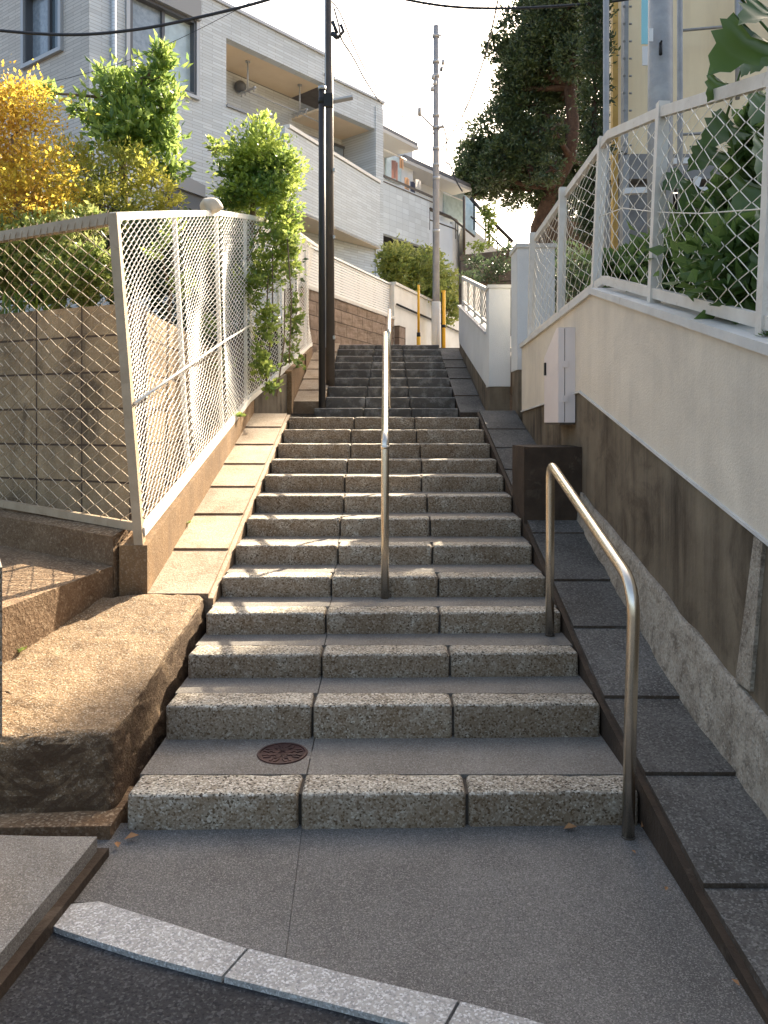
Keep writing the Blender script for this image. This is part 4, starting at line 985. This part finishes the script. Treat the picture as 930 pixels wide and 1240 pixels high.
for i, (u0, u1, vt, vb, m, lab) in enumerate(((474,482,193,215,cloth1,'pink-brown shirt hanging on the pale blue balcony'),(484,489,190,203,cloth4,'tan towel hanging right of the pink-brown shirt'),(497,503,219,236,cloth3,'dark trousers hanging on the balcony nearer the utility pole'),(490,496,214,232,cloth4,'tan shirt hanging left of the dark trousers'),(503,510,216,226,cloth2,'white cloth hanging right of the dark trousers'))):
    def cl(bm):
        q = F2(A2,D2,u0,u1,vt,vb,.2); n = 8
        a, b, c, d = q; g = []
        for j in range(n+1):
            for k in range(n+1):
                s, t_ = k/n, j/n; p = (a*(1-s)+b*s)*(1-t_)+(d*(1-s)+c*s)*t_
                g.append(bm.verts.new(p+N2*.03*math.sin(s*9)))
        for j in range(n):
            for k in range(n): bm.faces.new((g[j*(n+1)+k],g[j*(n+1)+k+1],g[(j+1)*(n+1)+k+1],g[(j+1)*(n+1)+k]))
        bmesh.ops.solidify(bm, geom=bm.faces[:], thickness=.012)
    solo('laundry', cl, m, lab, 'laundry', hp(u0,vt,A2+N2*.2,D2), 'laundry on the far balconies')
A3 = Vector((.75,23.0,0)); D3 = Vector((.80,1,0)); d3 = D3.normalized(); N3 = Vector((-d3.y,d3.x,0))
h3 = thing('white_house', 'pale house with long eave and curved balcony behind the utility pole', 'house', (A3.x,A3.y,2.9), math.atan2(d3.y,d3.x))
part('wall', lambda bm: slabq(bm, F2(A3,D3,488,575,196,420,.5), N3, 3), paleblue, h3)
part('eave', lambda bm: slabq(bm, F2(A3,D3,490,571,192,196,-.3), N3, 4), eavem, h3)
part('roof', lambda bm: slabq(bm, F2(A3,D3,490,570,187,191.5,-.25), N3, 4), roofm, h3)
part('window', lambda bm: slabq(bm, F2(A3,D3,538,562,222,262,.44), N3, .05), curtain, h3)
part('balcony', lambda bm: slabq(bm, F2(A3,D3,520,548,262,420,-.5), N3, 1), paleblue, h3)
def cb(bm):
    c = hp(548,0,A3,D3); pts = []
    a = hp(548,268,A3-N3*.5,D3); zt = a.z
    for k in range(9):
        an = k/8*math.pi/2; p = Vector((a.x,a.y,0))+d3*math.sin(an)*1.0+N3*(1-math.cos(an))*1.0; pts.append(p)
    for p, q in zip(pts, pts[1:]): slabq(bm, [p+Vector((0,0,2.9)), q+Vector((0,0,2.9)), q+Vector((0,0,zt)), p+Vector((0,0,zt))], N3, .1)
part('curved_balcony', cb, whitew, h3)
def cr(bm):
    a = hp(520,254,A3-N3*.5,D3); b = hp(548,0,A3-N3*.5,D3); b.z = a.z
    pts = [a, b]+[b+d3*math.sin(k/8*math.pi/2)*1.0+N3*(1-math.cos(k/8*math.pi/2))*1.0 for k in range(1,9)]
    tube(bm, pts, .035, 8); tube(bm, [p-Vector((0,0,.3)) for p in pts], .02, 6)
    for p in pts[::2]: tube(bm, [p, p-Vector((0,0,.6))], .02, 6)
part('balcony_rail', cr, polebr, h3)
part('hanging_pole', lambda bm: (lambda q: tube(bm, [q[3], q[2]], .02, 6))(F2(A3,D3,536,565,233,240,-.2)), lattice, h3)
# right glazed terrace house
A4 = Vector((3.1,26,0)); D4 = Vector((.85,1,0)); d4 = D4.normalized(); N4 = Vector((-d4.y,d4.x,0))
h4 = thing('terrace_house', 'white terrace with dark sloping stair rail below the evergreen tree', 'house', (A4.x,A4.y,2.9), math.atan2(d4.y,d4.x))
part('wall', lambda bm: slabq(bm, [at(562,420,24), at(620,420,27), at(620,318,27), at(562,268,24)], (0,1,0), 3), whitew, h4)
part('stair_rail', lambda bm: (tube(bm, [at(570,240,22), at(584,256,22), at(621,293,22)], .05, 8), tube(bm, [at(570,262,22), at(621,312,22)], .025, 6), [tube(bm, [at(u,240+(u-570)*1.05,22), at(u,275+(u-570)*.9,22)], .022, 6) for u in (574,588,602,616)]), polebk, h4)
part('lower_rail', lambda bm: (tube(bm, [at(520,252,21.5), at(545,262,21.5), at(575,287,21.5)], .03, 6)), polebr, h4)
part('glass_screen', lambda bm: slabq(bm, [at(562,275,22.5), at(576,285,22.5), at(576,246,22.5), at(562,236,22.5)], (0,1,0), .04), curtain, h4)
solo('post', lambda bm: tube(bm, [at(562,312,17), at(562,238,17)], .03, 8), polebr, 'thin brown post rising above the dark block wall left of the tree', 'post', at(562,312,17))
# dark block wall + shrubs
solo('block_wall', lambda bm: (lambda a, b: slabq(bm, [a+Vector((0,0,-1.4)), b+Vector((0,0,-1.4)), b, a], (0,1,0), .2))(at(557,309,13.0), at(640,300,12.5)), mat('dark_block', (.16,.13,.11), (.10,.08,.065), 4, bump=.5, brick=(.4,.2,.01,(.05,.04,.03),0,.5)),
     'dark weathered block wall behind the white railing right of the utility pole', 'wall', at(557,345,13.0))

# ================================================================== PLANTS
g5 = 'garden plants behind the left fence'
def B(u, v, Y, rpx, rzpx=None, dY=0): p = at(u,v,Y); return (p.x,p.y,p.z,rpx*Y/F,(rzpx or rpx)*Y/F)
plant('shrub', 'tall golden orange shrub at the left picture edge', 'shrub', (-2.95,6.3,2.0), [B(15,165,6.4,60,62), B(50,215,6.2,42,50), B(-35,190,6.4,60,80), B(20,250,6.0,50,42), B(30,130,6.5,34,30), B(65,265,6.1,30,30)], 17000, .032, L_orange, seed=11, group=g5, spread=.2, aspect=.6, shell=.45)
plant('shrub', 'yellow green shrub between the golden shrub and the glossy tree', 'shrub', (-2.35,6.9,2.0), [B(105,215,6.9,38,32), B(150,205,6.9,36,30), B(185,225,6.8,28,26), B(130,250,6.6,50,25), B(40,240,7.0,30,20), B(205,240,6.6,20,16), B(90,190,7.0,22,22)], 7500, .042, L_yellow, seed=12, group=g5, spread=.24, aspect=.4, shell=.4)
plant('small_tree', 'glossy green camellia-like tree reaching up in front of the house windows', 'tree', (-2.45,7.4,2.0),
      [B(150,115,7.4,26,24), B(190,95,7.4,17,26), B(197,65,7.4,9,14), B(132,92,7.5,10,18), B(165,150,7.3,30,26), B(200,130,7.3,15,18), B(120,150,7.4,16,14), B(95,130,7.4,12,9), B(200,165,7.3,15,16), B(55,112,7.4,12,9), B(150,175,7.3,30,18), B(205,200,7.2,14,20)], 3600, .095, L_cam, tr=.045,
      trunk=[(-2.45,7.4,2.0), at(150,230,7.4), at(148,180,7.4), at(152,120,7.4), at(188,80,7.4)], seed=13, clump=8, spread=.42, aspect=.42, shell=.3, group=g5)
plant('small_tree', 'bright green leafy tree growing through the left fence beside the dark poles', 'tree', (-1.5,7.9,2.0),
      [B(312,190,7.8,36,34), B(322,160,7.9,14,20), B(285,200,7.8,24,20), B(345,205,7.7,20,24), B(300,235,7.8,34,24), B(335,240,7.6,28,26), B(262,178,7.9,15,7), B(345,270,7.5,18,22), B(275,240,7.9,18,14), B(318,215,7.8,30,26)], 9500, .055, L_fresh, tr=.04,
      trunk=[(-1.5,7.9,2.0), at(300,300,7.9), at(310,230,7.8), at(318,180,7.8)], seed=14, clump=14, spread=.25, aspect=.5, shell=.35)
# ivy on the fence
iv = thing('ivy', 'ivy hanging down over the left fence below the bright green tree', 'climber', (-1.2,7.4,1.7))
part('stem', lambda bm: [tube(bm, [at(u0,v0,7.4), at((u0+u1)/2+4,(v0+v1)/2,7.35), at(u1,v1,7.3)], .007, 6) for u0, v0, u1, v1 in ((322,470,330,300),(350,440,348,290),(312,440,325,330),(335,480,345,350))], bark2, iv)
leaves('foliage', [B(318,330,7.35,14,26), B(325,390,7.3,13,28), B(318,440,7.2,12,24), B(330,470,7.3,8,10), B(346,320,7.5,14,25), B(356,385,8.1,7,26), B(352,425,8.1,7,14), B(340,290,7.4,20,18), B(308,350,7.2,8,22), B(365,440,8.6,6,6)], 2600, .05, L_ivy, iv, clump=10, spread=.35, seed=15, aspect=.7, shell=.2)
plant('shrub', 'shady dark shrub behind the white side fence', 'shrub', (-2.1,6.6,2.0), [B(200,310,6.7,38,40), B(245,330,7.2,36,44), B(170,300,6.4,30,36), B(275,320,7.6,28,44), B(285,370,7.8,22,40), B(225,290,7.2,34,24), B(205,365,6.6,34,30), B(250,380,7.2,26,34), B(165,340,6.6,30,26)], 11000, .05, L_dark, seed=16, group=g5, spread=.25, shell=.3)
plant('shrub', 'sprigs of bright leaves pressing against the inside of the white side fence', 'shrub', (-1.75,6.2,2.0), [B(212,278,6.0,14,9), B(268,272,6.9,14,9), B(240,300,6.4,16,9), B(225,345,6.0,12,16), B(285,345,7.2,10,16), B(195,300,5.6,12,10), B(250,395,6.6,14,14), B(272,440,7.0,10,14)], 1100, .05, L_ivy, seed=51, group=g5, clump=8, spread=.5, shell=.2)
plant('shrub', 'grey green shrub with pale leaves behind the front fence panel', 'shrub', (-2.45,5.7,2.0), [B(95,300,5.7,34,30), B(120,325,5.6,22,30), B(60,290,5.8,30,26), B(105,275,5.9,26,20), B(25,310,5.8,34,40), B(85,335,5.5,34,22), B(-20,310,5.9,34,40), B(30,350,6.1,44,18), B(105,348,6.2,44,18), B(70,360,5.9,50,12)], 9500, .05, L_bush, seed=17, group=g5, spread=.25, shell=.3)
def straps(bm):
    r_ = random.Random(5)
    for k in range(46):
        b = at(r_.uniform(2,70), 362, r_.uniform(5.4,5.7)); b.z = 2.1; an = r_.uniform(0,6.28); L = r_.uniform(.18,.42)
        d = Vector((math.cos(an), math.sin(an)*.6, 0)); s = Vector((-d.y,d.x,0))*.016; pr = None
        for i in range(6):
            f = i/5; p = b+d*L*.55*f*f+Vector((0,0,L*f*(1-.35*f))); w = s*(1-f)**.5
            cur = (bm.verts.new(p-w), bm.verts.new(p+w)) 
            if pr: bm.faces.new((pr[0],pr[1],cur[1],cur[0]))
            pr = cur
solo('strap_plant', straps, L_fresh, 'clump of upright strap leaves on top of the left block wall', 'plant', at(35,362,5.55)+Vector((0,0,0)), g5)
plant('hedge', 'long dark hedge at the back of the left garden against the house', 'hedge', (-4.5,9.0,2.0), [B(-20,290,8.6,80,60), B(60,310,8.8,60,50), B(130,310,9.0,60,50), B(195,305,9.2,50,46), B(250,310,9.6,44,44), B(290,300,9.8,30,44), B(120,270,9.4,60,26), B(330,320,10.2,30,30)], 9000, .08, L_dark, seed=28, group=g5, clump=16, spread=.22, shell=.35)
plant('shrub', 'mass of dark leaves under the yellow green shrub', 'shrub', (-2.9,6.8,2.0), [B(60,300,6.8,60,40), B(150,290,7.0,60,34), B(-30,320,6.6,60,50), B(100,260,7.2,60,24)], 5000, .06, L_dark, seed=18, group=g5, spread=.25, shell=.2)
plant('bush', 'sunlit bush spilling over the white street wall around the utility pole', 'bush', (.45,16.6,2.9), [B(490,325,16.2,26,26), B(478,320,15.6,16,24), B(515,335,16.4,26,28), B(500,355,16.0,20,18), B(540,348,16.9,16,26), B(545,375,16.8,12,16), B(468,318,15.6,8,20), B(528,360,16.2,14,16), B(520,312,16.6,14,12)], 12000, .085, L_bush, seed=19, clump=14, spread=.22, shell=.3, tr=.04)
plant('climber', 'yellow green climber hanging on the far stair rail', 'climber', at(592,300,18), [B(592,262,18,8,12), B(592,285,18,5,14), B(588,255,18,8,6), B(580,300,17,14,5)], 900, .08, L_ivy, seed=20, clump=10, spread=.3, shell=.2)
plant('shrub', 'dry brownish shrub on the dark block wall behind the white railing', 'shrub', at(590,345,12), [B(590,335,12,18,10), B(605,322,12,18,10), B(575,318,12.4,14,8), B(610,300,12.4,14,5), B(570,338,11.6,10,10)], 1500, .05, L_dark, seed=21, clump=10, spread=.3, shell=.2)
def SH(x, y, r, z=0.1): return (x+.51*(26-y), 26.0, z+.8457*(26-y), r)  # added crown blob, out of view, sunward of the spot it shades
plant('added_shade_tree', 'unseen tree added out of view, its crown shaped to shade the foot of the steps', 'tree', (11.5,26.2,2.5),
      [SH(-.62,2.55,.55), SH(-.15,3.05,.55), SH(-.25,3.5,.42,.3), SH(-.95,2.75,.22,.3), SH(-.5,1.85,.6), SH(.1,2.2,.7), SH(-.60,3.15,.3,.2), SH(-1.0,1.5,.4), SH(.6,3.0,.7), SH(-.93,3.08,.20,.35), SH(-1.05,2.9,.16,.3)], 7000, .13, L_bush, bk=bark2, tr=.2,
      trunk=[(11.5,26.2,2.5), (11.4,26.2,9), (11.6,26.1,15), (11.8,26,19)], seed=41, clump=16, spread=.28, shell=.1)
TY = 26.0
def T(u, v, r, rz=None, dy=0): return B(u, v, TY+dy, r, rz)
plant('evergreen_tree', 'big dark evergreen tree with a red brown trunk at the upper right', 'tree', (5.3,26.2,2.5),
      [T(690,30,52,44), T(640,35,34,30), T(655,85,46,34), T(640,130,34,34), T(600,165,32,32), T(640,185,42,36), T(585,205,30,26), T(620,225,34,24), T(570,190,16,20), T(665,225,26,24), T(722,110,30,60,1.2), T(718,200,30,50,1.2),
       T(690,-40,70,50), T(716,30,34,60,.8), T(665,248,16,20,.2), T(612,108,16,18), T(586,225,24,14), T(700,250,32,50,1.2), T(655,140,44,60,1.4), T(567,215,12,14), T(625,75,22,24), T(600,60,14,14), T(560,215,10,8), T(680,20,40,40,-1.5), T(640,200,26,20,-1.2), T(655,60,34,34,-1), T(610,190,24,22,-1), T(700,60,26,30,-1.6), T(600,215,22,18,-1), T(668,205,14,16,-2.4), T(694,70,20,26,-2.2), T(672,160,12,14,-2.0)],
      150000, .135, L_ever, bk=bark, tr=.29, trunk=[(5.25,26.2,2.5), at(652,275,26), at(670,228,25.6), at(690,190,25.0), at(694,150,24.8), at(690,105,24.9), at(700,40,26)], seed=22, clump=26, spread=.15, aspect=.42, shell=.6)
solo('board_fence', lambda bm: [box(bm, 2.15+k*.145, 2.29+k*.145, 10.3, 10.33, 2.2, 4.15) for k in range(20)], mat('dark_boards', (.055,.042,.034), (.035,.027,.022), 6, bump=.3), 'dark board fence behind the far panels of the right fence', 'fence', (2.9,9.3,2.2))
plant('evergreen_tree', 'narrow dark evergreen squeezed between the red brown trunk and the cream building', 'tree', (2.05,7.15,1.9), [B(716,235,7.15,15,30), B(720,180,7.15,17,34), B(718,120,7.15,16,34), B(722,60,7.15,16,34), B(712,270,7.15,16,20), B(722,10,7.15,16,30)], 7500, .045, L_ever, bk=bark, tr=.03, trunk=[(2.05,7.15,1.9), at(718,220,7.15), at(720,120,7.15), at(720,20,7.15)], seed=33, clump=16, spread=.25, aspect=.42, shell=.35)
plant('hedge', 'dark hedge behind the far panels of the right fence', 'hedge', (2.2,8.0,2.0), [B(690,330,8.4,30,34), B(720,350,8.2,34,34), B(668,350,8.6,22,34), B(745,330,8.0,26,34)], 5500, .05, L_dark, seed=23, clump=16, spread=.2, shell=.3)
plant('shrub', 'leafy green shrub climbing behind the right fence', 'shrub', (2.0,4.6,1.9), [B(820,330,4.3,46,30), B(760,330,5.3,38,20), B(885,300,3.6,52,50), B(905,235,3.6,30,36), B(915,330,3.1,50,56), B(790,318,4.9,30,20), B(920,170,3.4,24,30)], 4200, .085, L_big, seed=24, clump=9, spread=.33, shell=.25, aspect=.6)
# large lobed leaves near the camera
def bigleaf(bm, c, d, n, L):
    d = Vector(d).normalized(); n = Vector(n).normalized(); s = d.cross(n).normalized(); n = s.cross(d)
    prof = [(0,0),(.10,.20),(.02,.42),(.20,.40),(.30,.46),(.34,.34),(.52,.42),(.60,.24),(.78,.20),(.86,.09),(1,0)]
    mid_ = [bm.verts.new(Vector(c)+d*x*L-n*.12*L*x*x) for x, _ in prof]
    for sg in (1,-1):
        out = [bm.verts.new(Vector(c)+d*x*L+s*sg*y*L+n*(y*.22*L)-n*.12*L*x*x+n*.02*L*math.sin(i*2.1)) for i, (x, y) in enumerate(prof)]
        for i in range(len(prof)-1):
            q = (mid_[i], mid_[i+1], out[i+1], out[i]) if 0 < i < len(prof)-2 else None
            try:
                if q: f = bm.faces.new(q if sg > 0 else q[::-1]); f.smooth = True
            except ValueError: pass
        bm.faces.new((mid_[0],mid_[1],out[1])) ; bm.faces.new((mid_[-2],mid_[-1],out[-2]))
vp = thing('fig_vine', 'large lobed green leaves hanging over the top of the right fence', 'vine', (1.75,2.9,1.9))
part('stem', lambda bm: [tube(bm, p, .009, 8, r2=.004) for p in ([(1.75,2.9,1.6), at(960,200,3.0), at(950,60,2.95), at(890,-10,2.9)], [(1.8,3.2,1.7), at(900,250,3.3), at(880,140,3.2), at(905,60,3.1)])], L_big, vp)
r_ = random.Random(9)
for (u,v,Y,dx,dz,L,nx,nz) in ((915,40,2.9,-1,-.85,.30,.5,.8),(905,-2,2.95,-1,-.05,.24,.1,1),(935,12,2.8,-.6,-.3,.22,.2,.9),(925,55,3.0,-.5,-1,.16,.5,.4),(905,65,3.1,-.3,-1,.13,.6,.4),(870,95,3.2,-.5,-1,.14,.4,.5),
        (920,110,3.2,-.3,-1,.2,.5,.4),(890,150,3.3,-.8,-.5,.24,.3,.6),(925,170,3.1,-.2,-1,.22,.5,.3),(870,180,3.4,-.9,-.6,.22,.2,.7),(910,220,3.2,-.5,-1,.24,.3,.5),(850,230,3.6,-.8,-.7,.2,.2,.6),(930,260,3.0,-.2,-1,.24,.5,.4),(880,260,3.4,-.6,-.8,.22,.3,.5),(830,215,3.8,-.8,-.4,.18,.3,.6),(925,310,2.95,-.3,-1,.2,.4,.4)):
    part('leaf', lambda bm: bigleaf(bm, at(u,v,Y), (dx,-.35,dz), (nx,-.9,nz), L*.9), L_fig, vp)


# ================================================================== RIGHT BUILDING, POLES
cb_ = thing('cream_building', 'cream panelled raised building behind the right fence', 'building', at(830,190,7.5))
p0 = at(741,186,7.6); 
part('panel_wall', lambda bm: box(bm, 2.30, 7.5, 7.6, 8.0, 4.05, 8.5), cream, cb_)
part('base_beam', lambda bm: (box(bm, 2.28, 7.5, 7.57, 8.02, 3.80, 4.045), bevel(bm, .01)), greyc, cb_)
part('concrete_base', lambda bm: box(bm, 2.26, 2.75, 7.7, 8.1, 2.1, 3.795), greyc, cb_)
part('recess', lambda bm: box(bm, 2.76, 7.5, 8.02, 8.12, 2.0, 3.79), darkv, cb_)  # dark sheet painted for the shade in the gap under the building
part('corner_trim', lambda bm: box(bm, 2.245, 2.297, 7.55, 7.62, 3.0, 8.5), ochre, cb_)
def fr(bm):
    for a, b in ((at(860,260,6.6),at(835,330,6.6)),(at(845,215,6.6),at(820,300,6.6)),(at(822,232,6.6),at(925,228,6.6)),(at(815,196,6.6),at(925,192,6.6)),(at(905,190,6.6),at(880,300,6.6)),(at(800,200,6.7),at(800,330,6.7)),(at(755,232,6.7),at(800,230,6.7))): bar(bm, a, b, .05)
    tube(bm, [at(880,215,6.5), at(870,250,6.5)], .07, 10)
part('pipe_frame', fr, lattice, cb_)
part('wall_pipe', lambda bm: (tube(bm, [at(825,37,7.3), at(892,31,7.3)], .014, 8), tube(bm, [at(893,-30,7.3), at(893,120,7.3)], .022, 8), tube(bm, [at(822,163,7.3), at(864,161,7.3)], .014, 8), bar(bm, at(896,-40,7.35), at(896,30,7.35), .07)), galv, cb_)
hb = thing('steel_column', 'galvanised steel column with rows of bolts in front of the cream building', 'column', at(756,185,7.35))
part('flange', lambda bm: (bar(bm, at(756,187,7.35), at(757,-40,7.35), .095, .04, up=(1,0,0))), galv, hb)
for k in range(9):
    part('bolt', lambda bm: tube(bm, [at(756,8+k*21,7.33), at(756,8+k*21,7.30)], .013, 8), galv, hb)
    part('bolt', lambda bm: tube(bm, [at(762,8+k*21,7.31), at(765,8+k*21,7.31)], .009, 6), galv, hb)
part('foot', lambda bm: bar(bm, at(756,330,7.35), at(756,190,7.35), .10, .06, up=(1,0,0)), galv, hb)
gp = thing('steel_pole', 'thick galvanised steel pole rising behind the right fence', 'pole', (2.005,5.6,1.9))
part('shaft', lambda bm: tube(bm, [(2.005,5.6,1.8),(2.015,5.6,5.6)], .092, 28, r2=.084), galv, gp)
part('hook', lambda bm: (tube(bm, [at(800,52,5.5), at(800,66,5.48)], .012, 8), tube(bm, [at(800,52,5.5), at(801,50,5.42)], .008, 6)), black, gp)
solo('conduit', lambda bm: tube(bm, [(2.31,6.0,1.9),(2.305,6.0,5.6)], .022, 12), galv, 'slim grey conduit right of the thick galvanised pole', 'conduit', (2.31,6.0,1.9))
solo('thin_pole', lambda bm: tube(bm, [at(734,420,6.6)-Vector((0,0,.3)), at(734,-40,6.6)], .026, 12), galv, 'thin grey pole between the evergreen tree and the cream building', 'pole', at(734,420,6.6))
solo('poster', lambda bm: slabq(bm, [at(777,53,6.9), at(787,53,6.9), at(787,-20,6.9), at(777,-20,6.9)], (0,1,0), .01), poster, 'narrow pale blue poster left of the thick galvanised pole', 'poster', at(782,50,6.9))
solo('paper_notice', lambda bm: slabq(bm, [at(778,79,6.9), at(786,79,6.9), at(786,56,6.9), at(778,56,6.9)], (0,1,0), .01), paper, 'small white paper notice below the pale blue poster', 'notice', at(782,70,6.9))
solo('paper_notice', lambda bm: slabq(bm, [at(786,50,5.49), at(791,50,5.49), at(791,34,5.49), at(786,34,5.49)], (0,1,0), .004), paper, 'scrap of white paper stuck to the thick galvanised pole', 'notice', at(788,42,5.49))
# ================================================================== WEEDS
def weed(label, p, n, L, seed):
    def f(bm):
        r_ = random.Random(seed)
        for k in range(n):
            an = r_.uniform(0,6.28); l = L*r_.uniform(.5,1.1); b = Vector(p)+Vector((r_.gauss(0,L*.35),r_.gauss(0,L*.5),0))
            d = Vector((math.cos(an),math.sin(an),r_.uniform(.3,1.6))).normalized()*l; w = d.cross(Vector((0,0,1))).normalized()*l*.22
            v = [bm.verts.new(b), bm.verts.new(b+d*.5+w), bm.verts.new(b+d), bm.verts.new(b+d*.5-w)]
            bm.faces.new((v[0],v[1],v[2])); bm.faces.new((v[0],v[2],v[3]))
    solo('weed', f, L_ivy if seed % 2 else L_big, label, 'weed', p, 'weeds in the cracks')
weed('small weed in the joint at the foot of the rough cement on the right', (1.262,3.22,RZ(3.22)+.01), 26, .022, 61)
weed('tuft of weed where the tan side step meets the big rough block', (-1.60,3.36,.40), 60, .035, 63)
weed('weed growing at the foot of the last near fence post on the right', (1.33,2.66,1.70), 50, .03, 64)
weed('low weed at the base of the left kerb wall near the fence corner', (-1.245,4.9,.76), 40, .025, 65)
weed('green tuft sprouting through the bottom of the white side fence', (-1.25,6.6,1.45), 90, .06, 67)
# ================================================================== FALLEN LEAVES
def dl(bm, c, L, an):
    d = Vector((math.cos(an), math.sin(an), 0)); s = Vector((-d.y,d.x,0)); c = Vector(c)
    v = [bm.verts.new(c), bm.verts.new(c+d*L*.5+s*L*.3+Vector((0,0,L*.25))), bm.verts.new(c+d*L+Vector((0,0,L*.1))), bm.verts.new(c+d*L*.5-s*L*.3+Vector((0,0,L*.18)))]
    bm.faces.new((v[0],v[1],v[2])); bm.faces.new((v[0],v[2],v[3]))
for (u, v, z, L, an, lab) in ((150,1018,-.008,.05,.4,'pale dry leaf in the corner by the big rough block'),(143,1028,-.008,.035,2,'small red brown dry leaf just below the pale one'),(776,1003,-.008,.045,.6,'crumpled dry leaf at the foot of the right handrail'),
        (682,1005,-.01,.05,.1,'thin dry leaf on the paving against the lowest step'),(806,1080,-.012,.02,1,'tiny dry leaf on the paving near the right ramp'),(770,1035,-.012,.02,2,'tiny dry leaf on the paving below the right handrail'),(896,1196,-.012,.025,2,'small dry leaf on the paving at the lower right')):
    solo('dry_leaf', lambda bm: dl(bm, on(u,v,z)+Vector((0,0,.004)), L, an), dryleaf, lab, 'leaf', on(u,v,z), 'dry leaves on the ground')

# ================================================================== LIGHT, WORLD, CAMERA
AZ, EL = R(27), R(37)
sd = Vector((math.sin(AZ)*math.cos(EL), math.cos(AZ)*math.cos(EL), math.sin(EL)))
sun = bpy.data.lights.new('sun', 'SUN'); sun.energy = 5; sun.angle = R(.5); sun.color = (1,.87,.68)
so = bpy.data.objects.new('sun', sun); C.objects.link(so); so.rotation_euler = (-sd).to_track_quat('-Z','Y').to_euler(); so.location = (4,4,12)
w = bpy.data.worlds.new('World'); bpy.context.scene.world = w; w.use_nodes = True; nt = w.node_tree
sk = nt.nodes.new('ShaderNodeTexSky'); sk.sky_type = 'NISHITA'; sk.sun_disc = False; sk.sun_elevation = EL; sk.sun_rotation = AZ
sk.dust_density = 5; sk.air_density = 1.0; sk.ozone_density = .6
bg = nt.nodes['Background']; bg.inputs['Strength'].default_value = .116; 
tint = nt.nodes.new('ShaderNodeMix'); tint.data_type = 'RGBA'; tint.blend_type = 'MULTIPLY'; tint.inputs[0].default_value = 1; tint.inputs[7].default_value = (1,.955,.875,1)
nt.links.new(sk.outputs[0], tint.inputs[6]); nt.links.new(tint.outputs[2], bg.inputs['Color'])
cam = bpy.data.cameras.new('camera'); co = bpy.data.objects.new('camera', cam); C.objects.link(co)
co.location = (0,0,CH); co.rotation_euler = (R(90),0,0); cam.sensor_fit = 'VERTICAL'; cam.sensor_height = 36; cam.sensor_width = 27
cam.lens = 36*F/1240; cam.shift_y = -(620-HZ)/1240; cam.clip_end = 2000; cam.clip_start = .05
sc = bpy.context.scene; sc.camera = co
sc.view_settings.view_transform = 'Standard'; sc.view_settings.look = 'None'; sc.view_settings.gamma = 1; sc.view_settings.exposure = 2.05
sc.render.resolution_x, sc.render.resolution_y = 768, 1024
sc.cycles.max_bounces = 8; sc.cycles.use_denoising = True
